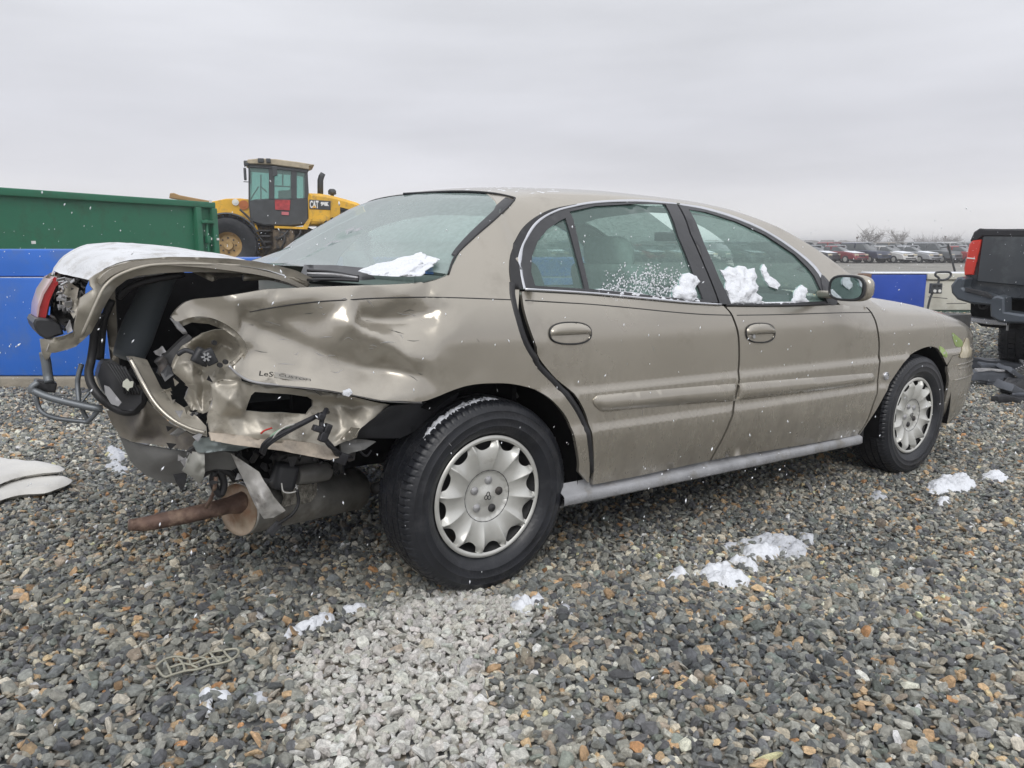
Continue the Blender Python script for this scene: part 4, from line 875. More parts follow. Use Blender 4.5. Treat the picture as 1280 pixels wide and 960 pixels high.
sheet('lower_flange', [(262, 541), (300, 544), (345, 549), (392, 554), (416, 561), (424, 572), (412, 575), (395, 572), (350, 563), (300, 557), (264, 551)], [(262, 541, -.80), (416, 561, -.85), (264, 551, -.815), (395, 572, -.87), (340, 556, -.85)], mat('dusty_beige_primer', (.44, .38, .31), rough=.6, var=.2, vscale=18, col2=(.25, .22, .19), c2=(.5, .7), c2scale=20), car, h=4, namp=.005, nsc=30)
sheet('inner_liner', [(446, 537), (468, 522), (488, 507.5), (530, 504), (575, 488), (560, 520), (500, 548), (445, 548)], [(446, 537, -.83), (530, 504, -.82), (575, 488, -.78), (500, 548, -.78), (445, 548, -.80)], BLACKP, car, h=7)
sheet('flange_tab', [(427, 550), (441, 534.5), (450, 535), (446, 547), (436, 551)], [(427, 550, -.87), (450, 535, -.865), (436, 551, -.86)], PAINT, car, h=4)
sheet('flange_tab', [(424, 552), (446, 549), (470, 552), (456, 562), (440, 566), (428, 570)], [(424, 552, -.83), (470, 552, -.80), (428, 570, -.82), (445, 560, -.84)], FASC, car, h=4, namp=.006, nsc=25)
tube_px('bright_weld_edge', [(286, 457, -.85), (300, 470, -.855), (320, 478, -.865), (360, 482.5, -.875), (400, 487, -.88), (440, 493, -.885), (480, 501, -.885), (527, 503, -.90)], .0035, ALU, car)
sheet('sealant_blob', [(430, 489), (438, 486), (441, 491), (436, 496), (429, 494)], [(430, 489, -.90)], SNOW, car, h=3, off=.01, puff=.006)
# bumper beam and its bright edge
beam = sheet('bumper_beam', [(160, 447), (168, 446.5), (184, 450), (193, 468), (201, 484), (213, 498), (231, 510), (247, 521), (258, 533), (259, 546), (240, 542), (215, 529), (196, 513), (182, 491), (172, 470)], [(160, 447, -.58), (184, 450, -.55), (201, 484, -.61), (231, 510, -.67), (258, 533, -.73), (259, 546, -.76), (215, 529, -.71), (182, 491, -.66), (195, 490, -.65)], PAINT_IN, car, h=4, off=.03)
tube_px('beam_edge', [(163, 449, -.60), (170, 462, -.62), (180, 481, -.655), (195, 505, -.69), (215, 524, -.725), (238, 536, -.75), (257, 541, -.765)], .006, PAINT, beam)
sheet('inner_fascia', [(133, 513), (147, 516), (160, 519), (172, 512), (180, 497), (190, 508), (214, 530), (240, 543), (262, 549), (262, 558), (238, 563), (205, 557), (165, 552), (150, 545), (140, 530)], [(133, 513, -.45), (180, 497, -.60), (262, 549, -.70), (238, 563, -.66), (165, 552, -.50), (150, 545, -.45), (175, 530, -.60), (200, 545, -.55), (220, 545, -.62), (160, 535, -.50)], mat('dirty_beige_fascia', (.21, .19, .16), rough=.55, var=.2, vscale=10, col2=(.10, .09, .085), c2=(.45, .7), c2scale=9), car, h=4, namp=.012, nsc=18, fold=.8)
sheet('bumper_fascia', [(150, 546), (165, 553), (190, 558), (215, 562), (238, 566), (237, 580), (233, 598), (229, 612), (222, 605), (200, 601), (182, 594), (167, 581), (158, 565)], [(150, 546, -.42), (238, 566, -.62), (229, 612, -.50), (182, 594, -.42), (195, 575, -.53), (215, 590, -.52)], FASC, car, h=5, namp=.006, nsc=9)
sheet('fascia_tip', [(217, 594), (232, 592), (233, 600), (229, 614), (226, 612), (220, 603)], [(217, 594, -.56)], BLACKP, car, h=4)
sheet('steel_bracket', [(248, 547), (275, 548), (300, 551), (318, 558), (296, 564), (278, 563), (262, 566), (246, 565), (242, 556)], [(248, 547, -.74), (318, 558, -.76), (246, 565, -.72), (280, 556, -.78)], mat('grey_green_steel', (.27, .31, .31), rough=.45, metal=.3, var=.2, vscale=12), car, h=4, namp=.006, nsc=22)
sheet('steel_bracket', [(239, 564), (246, 565), (255, 566), (256, 590), (252, 603), (247, 604), (240, 596), (229, 590)], [(239, 564, -.70), (255, 566, -.72), (247, 604, -.66), (229, 590, -.64), (246, 582, -.72)], mat('pale_grey_steel', (.36, .36, .33), rough=.5, metal=.2, var=.2, vscale=12), car, h=4, namp=.008, nsc=26, fold=.5)
sheet('steel_bracket', [(256, 567), (280, 564), (293, 567), (297, 584), (290, 588), (270, 586), (256, 590)], [(256, 567, -.70), (293, 567, -.71), (256, 590, -.66), (290, 588, -.68)], FASC, car, h=4, namp=.006, nsc=22)
sheet('hanging_plate', [(289, 567), (303, 576), (324, 590), (331, 603), (343, 622), (357, 638), (342, 647), (330, 648.5), (322, 638), (310, 613), (298, 588)], [(289, 567, -.73), (324, 590, -.76), (357, 638, -.78), (330, 648, -.72), (298, 588, -.72), (322, 610, -.76), (330, 625, -.78), (338, 630, -.75)], mat('scratched_light_alloy', (.50, .49, .47), rough=.45, metal=.3, var=.25, vscale=22, col2=(.22, .20, .19), c2=(.52, .7), c2scale=16), car, h=3.5, namp=.008, nsc=20, fold=.6, off=.004)
# exhaust
a_ = ony(298, 637, -.50); b_ = ony(405, 617, -.36); ax_ = (b_-a_)/np.linalg.norm(b_-a_)
def lathe_axis(prof, seg=36):
    u = np.cross(ax_, (0, 0, 1)); u /= np.linalg.norm(u); v = np.cross(u, ax_); m = MB(); k = len(prof); V = [a_+ax_*t+r*(u*math.cos(2*PI*i/seg)+v*math.sin(2*PI*i/seg)*.93) for i in range(seg) for r, t in prof]
    F = [(i*k+j, i*k+j+1, ((i+1) % seg)*k+j+1, ((i+1) % seg)*k+j) for i in range(seg) for j in range(k-1)]; return m.add(V, F)
Lm = float(np.linalg.norm(b_-a_))+.16
muf = lathe_axis([(.086, .006), (.0915, .0), (.0915, .010), (.089, .013), (.089, Lm*.5), (.088, Lm-.01), (.08, Lm), (0, Lm+.005)]).build('muffler', MUFF, car, smooth=True)
lathe_axis([(0, -.004), (.03, -.004), (.04, .002), (.06, .008), (.078, .010), (.086, .006), (.0905, -.001)]).build('muffler_end', mat('heat_tinted_end_plate', (.40, .32, .24), rough=.55, metal=.35, var=.25, vscale=14, col2=(.26, .14, .08), c2=(.45, .65), c2scale=9, bump=.002), muf, smooth=True)
tube_px('tail_pipe', [(303, 628, -.50), (285, 632, -.52), (265, 637, -.54), (235, 644, -.54), (205, 650, -.53), (180, 655, -.52), (161, 656, -.52)], [.036, .027, .0255, .025, .024, .022, .017], RUST, muf, seg=14)
sheet('heat_shield', [(352, 612), (375, 606), (396, 604), (396, 618), (388, 628), (352, 634), (356, 624)], [(352, 612, -.56), (396, 604, -.50), (352, 634, -.56)], mat('grainy_dirt', (.30, .28, .24), rough=.9, var=.5, vscale=60, bump=.01, bscale=90), muf, h=4, namp=.004, nsc=40)
mb = MB(); tube_px('', [(268, 590, -.66), (266, 600, -.66), (270, 612, -.66), (276, 618, -.66), (280, 608, -.66), (278, 596, -.66), (272, 588, -.66)], .011, None, None, mb=mb); tube_px('', [(252, 594, -.62), (268, 586, -.66), (285, 590, -.66), (294, 600, -.64)], .010, None, None, mb=mb); mb.build('rubber_hanger', BLACK, muf, smooth=True)
tube_px('hanger_rod', [(270, 596, -.68), (269, 606, -.68), (266, 618, -.64), (258, 634, -.58)], .006, RUST, muf)
# canisters of the level pump
def canister(a, b, ya, yb, r, mat_, par, name='pump_canister'):
    m = MB(); A = ony(*a, ya); B = ony(*b, yb); m.tube([A, A*.98+B*.02, A*.7+B*.3, A*.68+B*.32, A*.05+B*.95, B], [r*.9, r, r, r*1.06, r, r*.85], 18); return m.build(name, mat_, par, smooth=True)
GREYP = mat('grey_canister_plastic', (.15, .145, .135), rough=.45, var=.15, vscale=15)
c1 = canister((368, 594), (409, 589), -.66, -.60, .031, GREYP, car); c2_ = canister((345, 575), (395, 572), -.62, -.60, .026, mat('dark_canister_plastic', (.09, .088, .085), rough=.5, var=.2), car)
m = MB(); c = ony(355, 595, -.67); m.box(c, (.07, .06, .085), np.array(Matrix.Rotation(.3, 3, 'Y')), bev=.018); m.build('pump_head', BLACKP, c1, smooth=True)
tube_px('white_wire', [(352, 604, -.72), (354, 614, -.72), (362, 616, -.72), (371, 613, -.72), (370, 606, -.70)], .0022, mat('white_wire', (.6, .6, .58), rough=.5), c1)
tube_px('pump_hose', [(371, 612, -.72), (373, 628, -.72), (366, 642, -.72), (352, 652, -.71), (342, 660, -.70)], .0055, BLACK, c1); 
m = MB(); m.box(ony(343, 660, -.70), (.045, .02, .02), np.array(Matrix.Rotation(-.7, 3, 'Y')), bev=.004); m.build('connector', BLACKP, c1)
mb = MB(); rr = np.random.default_rng(11)
for k in range(26):
    p0 = np.array((rr.uniform(300, 420), rr.uniform(562, 590))); d = rr.uniform(-22, 22, 2)*np.array((1, .5)); y_ = rr.uniform(-.66, -.45)
    mb.tube([ony(*p0, y_), ony(*(p0+d*.5+rr.uniform(-4, 4, 2)), y_+rr.uniform(-.05, .05)), ony(*(p0+d), y_)], rr.uniform(.003, .010), 6)
for k in range(16):
    c = ony(rr.uniform(300, 420), rr.uniform(562, 600), rr.uniform(-.62, -.48)); mb.box(c, rr.uniform(.02, .06, 3), np.array(Matrix.Rotation(rr.uniform(0, 3), 3, 'Y')@Matrix.Rotation(rr.uniform(-.4, .4), 3, 'X')))
tag(mb.build('underbody_fittings', DARKM, car), kind='stuff')
# wiring
WB = mat('black_wire', (.018, .018, .022), rough=.5, var=.3, vscale=40)
mb = MB()
for k, (dx, dy) in enumerate([(0, 0), (-2.5, -1.5), (2, 2.2), (.5, -2.8)]):
    tube_px('', [(328+dx, 566+dy, -.86), (332+dx, 556+dy, -.89), (345+dx, 546+dy, -.90), (362+dx, 537+dy*.6, -.90), (380+dx, 528+dy*.4, -.90), (398+dx*.4, 519+dy*.4, -.88), (410, 515, -.84)], .0042 if k else .006, None, None, mb=mb)
tube_px('', [(408, 512, -.86), (403, 522, -.89), (402, 534, -.90), (406, 548, -.90), (416, 560, -.88), (424, 574, -.84), (428, 590, -.76)], .0075, None, None, mb=mb)
tube_px('', [(405, 548, -.90), (412, 558, -.90), (425, 566, -.86), (440, 572, -.8)], .005, None, None, mb=mb); tube_px('', [(455, 555, -.78), (450, 563, -.79), (458, 570, -.79), (464, 563, -.78)], .003, None, None, mb=mb)
har = mb.build('wiring_harness', WB, car, smooth=True)
for (px, py, w, h_) in ((397, 536, .030, .018), (409, 536, .02, .03), (404, 546, .024, .03), (424, 572, .05, .035), (401, 521, .022, .02)):
    m = MB(); m.box(ony(px, py, -.905 if py < 560 else -.85), (w, .02, h_), np.array(Matrix.Rotation(.4, 3, 'Y')), bev=.005); m.build('connector', WB, har, smooth=True)
for col, nm, pts in (((.5, .03, .02), 'red_wire', [(326, 542, -.86), (331, 538, -.865), (340, 535, -.865)]), ((.25, .4, .28), 'green_wire', [(334, 552, -.89), (340, 544, -.90), (350, 537, -.90), (362, 533, -.9)]), ((.45, .45, .42), 'white_wire', [(340, 549, -.90), (346, 541, -.905), (356, 534, -.905), (368, 530, -.90)])):
    tube_px(nm, pts, .0025, mat(nm+'_paint', col, rough=.5), har)
# lamp socket dangling in the corner
mb = MB(); tube_px('', [(222, 443, -.72), (232, 438, -.73), (244, 442, -.75), (252, 446, -.76)], .007, None, None, mb=mb); mb.box(ony(252, 446, -.76), (.045, .03, .045), np.array(Matrix.Rotation(.5, 3, 'Y')), bev=.01); mb.box(ony(262, 446, -.79), (.03, .02, .045), np.array(Matrix.Rotation(-.4, 3, 'Y')), bev=.006); so = mb.build('bulb_socket', BLACKP, car, smooth=True)
mb = MB(); c = ony(257.5, 446, -.81)
for k in range(6):
    a = PI*k/3; mb.box(c+np.array((.008*math.cos(a), 0, .008*math.sin(a))), (.009, .008, .005), np.array(Matrix.Rotation(-a, 3, 'Y')))
mb.build('socket_contacts', CHROME, so)
for px, py in ((267, 428), (281, 452), (274, 456)):
    m = MB(); Q = ony(px, py, -.70 if py < 440 else -.77); m.tube([Q, Q+np.array((0, -.012, 0))], .007, 10); m.build('bolt_head', DARKM, corner)
sheet('torn_tab', [(193, 440), (199, 437), (204, 433), (208, 440), (202, 443), (206, 447), (196, 444)], [(193, 440, -.62)], ALU, car, h=3, namp=.01, nsc=40)
sheet('torn_tab', [(214, 398), (224, 402), (230, 410), (235, 417), (230, 418), (222, 411), (219, 405)], [(214, 398, -.77)], ALU, car, h=3, namp=.012, nsc=40)
sheet('inner_strut', [(206, 445), (212, 440), (228, 424), (236, 418), (240, 422), (224, 440), (214, 458), (205, 470), (198, 468)], [(206, 445, -.58), (236, 418, -.60), (205, 470, -.60)], DARKM, car, h=4, namp=.006, nsc=22, off=.03)
mb = MB(); tube_px('', [(198, 448, -.62), (204, 455, -.62), (206, 468, -.63)], .016, None, None, mb=mb); mb.build('torn_bracket', DARKM, car, smooth=True)
# hinge arm and cowl between lid and rear window
mb = MB(); tube_px('', [(304, 347, -.52), (335, 346, -.52), (360, 347, -.52), (376, 351, -.53), (386, 358, -.54)], .010, None, None, mb=mb); mb.build('lid_hinge_arm', PAINT_IN, car, smooth=True)
sheet('rear_cowl', [(382, 331), (420, 331.5), (458, 335), (470, 349), (455, 350.5), (420, 349), (392, 352), (378, 341)], [(382, 331, -.42), (458, 335, -.60), (470, 349, -.70), (392, 352, -.62)], BLACKP, car, h=6)
for k in range(4): tube_px('cowl_seal', [(384, 338+4*k, -.50-.03*k), (415, 340+3.2*k, -.56-.03*k), (448, 346+1.6*k, -.66-.02*k)], .0045, ALU if k == 1 else BLACK, car)
# badge on the quarter panel
def badge(name, body, p0, p1, ph, y, mat_, par, bold=0):
    A, B, H = ony(*p0, y), ony(*p1, y), ony(*ph, y); w = np.linalg.norm(B-A); h_ = np.linalg.norm(H-A); o = text_mesh(name, body, 1.0, mat_, par, .0, bold)
    co = np.array([v.co[:] for v in o.data.vertices]); x1 = co[:, 0].max(); y1 = co[:, 1].max(); ex = (B-A)/x1; ey = (H-A)/y1; nn = np.array((0, -1, 0)); 
    for v, c in zip(o.data.vertices, co): v.co = Vector(A+ex*c[0]+ey*c[1])
    return o
badge('badge_lettering', 'LeS', (323, 469.5), (341, 471), (323.8, 463.4), -.885, BLACK, car, .015)
pl_ = sheet('badge_strip', [(343, 465), (350, 465.5), (392, 474), (391.5, 479), (380, 478), (343, 471.5)], [(343, 465, -.868), (392, 474, -.868), (350, 470, -.868)], mat('pale_badge_metal', (.55, .53, .49), rough=.35, metal=.3), car, h=5, off=.003)
badge('badge_lettering', 'CUSTOM', (348, 469.8), (388, 477), (348.6, 467.0), -.873, BLACK, car)

# ================================================================== GROUND
def warp(n, near, far):
    t = np.linspace(-1, 1, n); return np.sign(t)*(near*np.abs(t)+(far-near)*np.abs(t)**6)
gx = warp(141, 14, 3500)+2; gy = warp(141, 14, 3500)+4
X, Y = np.meshgrid(gx, gy, indexing='ij'); Zg = gz(X, Y)-.012
V = np.stack([X, Y, Zg], -1).reshape(-1, 3); n = 141
F = [(i*n+j, (i+1)*n+j, (i+1)*n+j+1, i*n+j+1) for i in range(n-1) for j in range(n-1)]
gm = bpy.data.materials.new('gravel_ground'); gm.use_nodes = True; nd, lk = gm.node_tree.nodes, gm.node_tree.links; b = nd['Principled BSDF']; b.inputs['Roughness'].default_value = .85
tcn = N(nd, 'ShaderNodeTexCoord'); vo = N(nd, 'ShaderNodeTexVoronoi'); vo.inputs['Scale'].default_value = 24; lk.new(tcn.outputs['Object'], vo.inputs['Vector'])
rp = N(nd, 'ShaderNodeValToRGB'); rp.color_ramp.interpolation = 'LINEAR'
sx = N(nd, 'ShaderNodeSeparateColor'); lk.new(vo.outputs['Color'], sx.inputs[0]); lk.new(sx.outputs[0], rp.inputs[0])
for p, c in [(.3, (.19, .195, .185)), (.6, (.28, .275, .25)), (.85, (.33, .29, .23))]:
    e = rp.color_ramp.elements.new(p); e.color = (*c, 1)
rp.color_ramp.elements[0].color = (.11, .115, .12, 1); rp.color_ramp.elements[-1].color = (.36, .34, .31, 1)
n1 = N(nd, 'ShaderNodeTexNoise'); n1.inputs['Scale'].default_value = .35; n1.inputs['Detail'].default_value = 8; lk.new(tcn.outputs['Object'], n1.inputs['Vector'])
mr = N(nd, 'ShaderNodeMapRange'); mr.inputs[1].default_value = .3; mr.inputs[2].default_value = .7; mr.inputs[3].default_value = .75; mr.inputs[4].default_value = 1.2; lk.new(n1.outputs[0], mr.inputs[0])
mm = N(nd, 'ShaderNodeMix', data_type='RGBA', blend_type='MULTIPLY'); mm.inputs[0].default_value = 1; lk.new(rp.outputs[0], mm.inputs[6]); lk.new(mr.outputs[0], mm.inputs[7]); lk.new(mm.outputs[2], b.inputs['Base Color'])
bp = N(nd, 'ShaderNodeBump'); bp.inputs['Distance'].default_value = .02; bp.invert = True; lk.new(vo.outputs['Distance'], bp.inputs['Height']); lk.new(bp.outputs[0], b.inputs['Normal'])
g = mesh_np('ground', V, F, gm, None, True); tag(g, kind='structure')

# ------------------------------------------------------------------ loose stones: real geometry, spread by a node tree
def stone_mesh(k):
    r = np.random.default_rng(100+k); bm = bmesh.new()
    fl = r.uniform(.34, .78); el = r.uniform(.62, 1.45)
    pts = r.normal(size=(19, 3)); pts /= np.linalg.norm(pts, axis=1)[:, None]; pts = np.sign(pts)*np.abs(pts)**r.uniform(.55, .85)
    for p in pts*np.array((el, 1, fl))*r.uniform(.82, 1.0, (19, 1)): bm.verts.new(p*.5)
    res = bmesh.ops.convex_hull(bm, input=bm.verts[:])
    bmesh.ops.delete(bm, geom=[v for v in bm.verts if not v.link_faces], context='VERTS')
    bmesh.ops.dissolve_limit(bm, angle_limit=math.radians(14), verts=bm.verts[:], edges=bm.edges[:])
    bmesh.ops.bevel(bm, geom=bm.edges[:], offset=.022, segments=1, affect='EDGES', clamp_overlap=True)
    me = bpy.data.meshes.new('stone'); bm.to_mesh(me); bm.free(); return me
sm = bpy.data.materials.new('stone'); sm.use_nodes = True; nd, lk = sm.node_tree.nodes, sm.node_tree.links; b = nd['Principled BSDF']; b.inputs['Specular IOR Level'].default_value = .5
at = N(nd, 'ShaderNodeAttribute'); at.attribute_type = 'INSTANCER'; at.attribute_name = 'tone'
tcn = N(nd, 'ShaderNodeTexCoord'); oi = N(nd, 'ShaderNodeObjectInfo')
va = N(nd, 'ShaderNodeVectorMath', operation='ADD'); lk.new(tcn.outputs['Object'], va.inputs[0]); lk.new(at.outputs['Vector'], va.inputs[1])
vm_ = N(nd, 'ShaderNodeVectorMath', operation='SCALE'); lk.new(va.outputs[0], vm_.inputs[0]); vm_.inputs['Scale'].default_value = 1.0
n1 = N(nd, 'ShaderNodeTexNoise'); n1.inputs['Scale'].default_value = 3.2; n1.inputs['Detail'].default_value = 8; n1.inputs['Roughness'].default_value = .78; lk.new(vm_.outputs[0], n1.inputs['Vector'])
mr = N(nd, 'ShaderNodeMapRange'); mr.inputs[1].default_value = .3; mr.inputs[2].default_value = .72; mr.inputs[3].default_value = .50; mr.inputs[4].default_value = 1.62; lk.new(n1.outputs[0], mr.inputs[0])
mm = N(nd, 'ShaderNodeMix', data_type='RGBA', blend_type='MULTIPLY'); mm.inputs[0].default_value = 1; lk.new(at.outputs['Color'], mm.inputs[6]); lk.new(mr.outputs[0], mm.inputs[7]); lk.new(mm.outputs[2], b.inputs['Base Color'])
r3 = N(nd, 'ShaderNodeMapRange'); r3.inputs[1].default_value = .3; r3.inputs[2].default_value = .7; r3.inputs[3].default_value = .34; r3.inputs[4].default_value = .8; lk.new(n1.outputs[0], r3.inputs[0]); lk.new(r3.outputs[0], b.inputs['Roughness'])
bp = N(nd, 'ShaderNodeBump'); bp.inputs['Distance'].default_value = .06; bp.inputs['Strength'].default_value = .6; lk.new(n1.outputs[0], bp.inputs['Height']); lk.new(bp.outputs[0], b.inputs['Normal'])
scol = bpy.data.collections.new('stone_shapes')
for k in range(18):
    me = stone_mesh(k); me.materials.append(sm); o = bpy.data.objects.new('stone_shape_%02d' % k, me); scol.objects.link(o)

def gravel_points():
    Vs = []; Sc = []; Rt = []; Tn = []; hx = RT[:2]; fw = np.array([math.sin(YAW), math.cos(YAW)])
    pale_poly = np.array([onz(a, b, 0, False)[:2] for a, b in [(520, 745), (600, 738), (660, 752), (690, 775), (650, 800), (618, 830), (612, 870), (632, 920), (650, 975), (345, 990), (385, 930), (372, 880), (362, 830), (420, 800), (470, 765)]])
    # generations: (z-near, z-far, cell, size mean, size sigma, z offset)
    for za, zb, cell, smn, sg, zo, mg in [(1.2, 2.7, .0185, .0225, .34, 0, .5), (1.2, 2.7, .036, .032, .22, .004, .5), (2.7, 4.6, .0175, .0205, .32, 0, .5), (2.7, 4.6, .040, .027, .25, .004, .5), (4.6, 9.5, .024, .026, .28, 0, .6), (9.5, 17, .048, .044, .25, 0, .8), (17, 27, .075, .06, .25, -.004, 1.)]:
        L = np.arange(-za*0-(.68*zb+mg), .68*zb+mg, cell); D = np.arange(za-.35, zb, cell)
        A, B = np.meshgrid(L, D, indexing='ij'); A = A+rng.uniform(-.5, .5, A.shape)*cell; B = B+rng.uniform(-.5, .5, B.shape)*cell
        A, B = A.ravel(), B.ravel(); ok = np.abs(A) < .68*B+mg; A, B = A[ok], B[ok]
        xy = CAM[:2]+A[:, None]*hx+B[:, None]*fw; n = len(xy); s = smn*np.exp(rng.normal(size=n)*sg); s = np.clip(s, .009 if smn < .04 else .02, smn*2.1)
        z = gz(xy[:, 0], xy[:, 1])+zo+rng.uniform(-.3, .28, n)*s*.8
        # colours
        pal = np.array([(.085, .092, .096), (.125, .132, .128), (.165, .168, .155), (.075, .078, .085), (.20, .20, .185), (.255, .235, .195), (.24, .165, .10), (.31, .225, .14), (.17, .145, .12), (.36, .34, .30), (.115, .13, .12), (.27, .15, .075)])
        pr = np.array([.14, .16, .16, .13, .13, .10, .018, .035, .05, .035, .06, .007]); pr = pr/pr.sum()
        c = pal[rng.choice(len(pal), n, p=pr)]*np.exp(rng.normal(size=(n, 1))*.25)*1.05*np.array((2.06, 2.03, 1.95))
        # patchiness of brown/wet areas
        pn = np.array([mnoise.noise(Vector((p[0]*1.3, p[1]*1.3, 0))) for p in xy]) if n < 120000 else np.zeros(n)
        c = c*(1+.42*pn[:, None]*np.array([1.0, .92, .8]))
        d = segdist(xy, pale_poly); ins = inpoly(xy, pale_poly); sdv = np.where(ins, d, -d); w = sstep(sdv+rng.uniform(-.05, .05, n), -.02, .03)*rng.choice([1, 1, 1, 1, .9, .6], n)
        pc = np.array((.79, .775, .72))*rng.uniform(.74, 1.12, (n, 1))+rng.normal(size=(n, 3))*.012; c = c*(1-w[:, None])+pc*w[:, None]
        # the stones next to it are a little dusty too
        # keep stones out of the tyre
        sc = np.stack([s*rng.uniform(.85, 1.3, n), s*rng.uniform(.8, 1.1, n), s*rng.uniform(.7, 1.0, n)], 1)
        rot = np.stack([rng.normal(size=n)*.55, rng.normal(size=n)*.55, rng.uniform(0, 6.283, n)], 1)
        Vs.append(np.column_stack([xy, z])); Sc.append(sc); Rt.append(rot); Tn.append(np.clip(c, .02, .84))
    return map(np.vstack, (Vs, Sc, Rt, Tn))
gv, gs, gr, gt = gravel_points()
me = bpy.data.meshes.new('gravel'); me.vertices.add(len(gv)); me.vertices.foreach_set('co', gv.astype('f').ravel())
for nm, ar in (('scl', gs), ('rot', gr), ('tone', gt)):
    a = me.attributes.new(nm, 'FLOAT_VECTOR', 'POINT'); a.data.foreach_set('vector', ar.astype('f').ravel())
a = me.attributes.new('pick', 'INT', 'POINT'); a.data.foreach_set('value', rng.integers(0, 18, len(gv)).astype('i'))
gravel = bpy.data.objects.new('gravel', me); COL.objects.link(gravel); tag(gravel, 'crushed grey and tan gravel stones covering the whole yard', 'gravel', kind='stuff')
ng = bpy.data.node_groups.new('scatter_stones', 'GeometryNodeTree'); ng.interface.new_socket('Geometry', in_out='INPUT', socket_type='NodeSocketGeometry'); ng.interface.new_socket('Geometry', in_out='OUTPUT', socket_type='NodeSocketGeometry')
gi = N(ng.nodes, 'NodeGroupInput'); go = N(ng.nodes, 'NodeGroupOutput'); ip = N(ng.nodes, 'GeometryNodeInstanceOnPoints'); ci = N(ng.nodes, 'GeometryNodeCollectionInfo'); m2p = N(ng.nodes, 'GeometryNodeMeshToPoints')
ci.inputs['Collection'].default_value = scol; ci.inputs['Separate Children'].default_value = True; ci.inputs['Reset Children'].default_value = True
def attr(nm, t):
    q = N(ng.nodes, 'GeometryNodeInputNamedAttribute'); q.data_type = t; q.inputs['Name'].default_value = nm
    return next(o for o in q.outputs if o.enabled and o.name == 'Attribute')
ng.links.new(gi.outputs[0], m2p.inputs[0]); ng.links.new(m2p.outputs[0], ip.inputs['Points']); ng.links.new(ci.outputs[0], ip.inputs['Instance']); ip.inputs['Pick Instance'].default_value = True
ng.links.new(attr('pick', 'INT'), ip.inputs['Instance Index']); ng.links.new(attr('rot', 'FLOAT_VECTOR'), ip.inputs['Rotation']); ng.links.new(attr('scl', 'FLOAT_VECTOR'), ip.inputs['Scale'])
ng.links.new(ip.outputs[0], go.inputs[0]); md = gravel.modifiers.new('stones', 'NODES'); md.node_group = ng

# ================================================================== THE YARD
FH = np.array([math.sin(YAW), math.cos(YAW), 0.]); RH = np.array([math.cos(YAW), -math.sin(YAW), 0.])
def HX(px, py, D):
    d = FW + RT*(px-640)/FPX - UP*(py-480)/FPX; return CAM + d*(D/(d@FH))
def atz(px, py, z):
    d = FW + RT*(px-640)/FPX - UP*(py-480)/FPX; return CAM + d*((z-CAM[2])/d[2])
def frame(o, loc, ex):
    """object frame with its x axis along the horizontal direction ex"""
    o.location = tuple(loc); o.rotation_euler = (0, 0, math.atan2(ex[1], ex[0]))
G0 = lambda p: float(gz(p[0], p[1]))

# --- blue wall behind the car on the left
BLUE = mat('blue_wall_paint', (.028, .145, .56), rough=.42, var=.10, vscale=1.5, coat=.2, col2=(.09, .17, .40), c2=(.48, .8), c2scale=3.5, bump=.006, bscale=2.5)
CONC = mat('stained_concrete', (.30, .27, .22), rough=.85, var=.2, vscale=5, bump=.006, bscale=30)
bw = empty('blue_barrier', label='long blue wall with a seam and snow-dusted ledge on a concrete base, behind the trunk', cat_='barrier')
B0 = CAM+FH*6.2; frame(bw, (B0[0], B0[1], 0), RH)
edges = [-7.6, -5.2, -2.9, -1.15, .70]
for a, b in zip(edges[:-1], edges[1:]):
    gl = float(gz(*(B0+RH*(a+b)/2)[:2]))
    m = MB(); m.box(((a+b)/2, .20, .515), (b-a-.012, .40, .79), bev=.012); m.build('wall_panel', BLUE, bw, smooth=True)
    ut = 1.1325 if a < -3 else 1.066; m = MB(); m.box(((a+b)/2, .215, (ut+.9175)/2), (b-a-.012, .37, ut-.9175), bev=.012); m.build('upper_wall_panel', BLUE, bw, smooth=True)
    m = MB(); m.box(((a+b)/2, .20, .035), (b-a-.004, .46, .16), bev=.02); m.build('concrete_base', CONC, bw, smooth=True)
m = MB(); m.box((-3.4, .012, .9115), (8.1, .018, .004)); o = m.build('snow_on_ledge', SNOW, None); o.matrix_world = bw.matrix_basis.copy() if False else Matrix.Translation((B0[0], B0[1], 0)) @ Matrix.Rotation(math.atan2(RH[1], RH[0]), 4, 'Z'); tag(o, 'thin line of snow on the ledge of the blue wall', 'snow', kind='stuff')

# --- green roll-off dumpster
GREEN = mat('green_dumpster_paint', (.020, .165, .088), rough=.5, var=.12, vscale=2, col2=(.03, .10, .055), c2=(.5, .75), c2scale=2, bump=.006, bscale=2)
TOP = 2.0
A = atz(-40, 231.5, TOP); Bp = atz(266, 253, TOP); ex = (Bp-A); ex[2] = 0; Ld = np.linalg.norm(ex); ex /= Ld
gd = empty('green_dumpster', label='long green steel roll-off dumpster standing behind the blue wall', cat_='dumpster'); A0 = Bp-ex*(Ld+1.0); Ld += 1.0; frame(gd, (A0[0], A0[1], 0), ex)
m = MB(); m.box((Ld/2, .04, 1.03), (Ld-.1, .06, 1.75)); m.box((Ld/2, 2.30, 1.03), (Ld-.1, .06, 1.75)); m.box((.05, 1.17, 1.03), (.06, 2.3, 1.75)); m.box((Ld-.05, 1.17, 1.03), (.06, 2.3, 1.75)); m.box((Ld/2, 1.17, .22), (Ld-.1, 2.2, .1)); m.build('dumpster_wall', GREEN, gd)
for y in (0., 2.34):
    m = MB(); m.box((Ld/2, y, TOP-.06), (Ld, .13, .12), bev=.02); m.build('top_rail', GREEN, gd, smooth=True)
for x in (0.03, Ld-.03):
    m = MB(); m.box((x, 1.17, TOP-.06), (.12, 2.2, .118), bev=.02); m.build('top_rail', GREEN, gd, smooth=True)
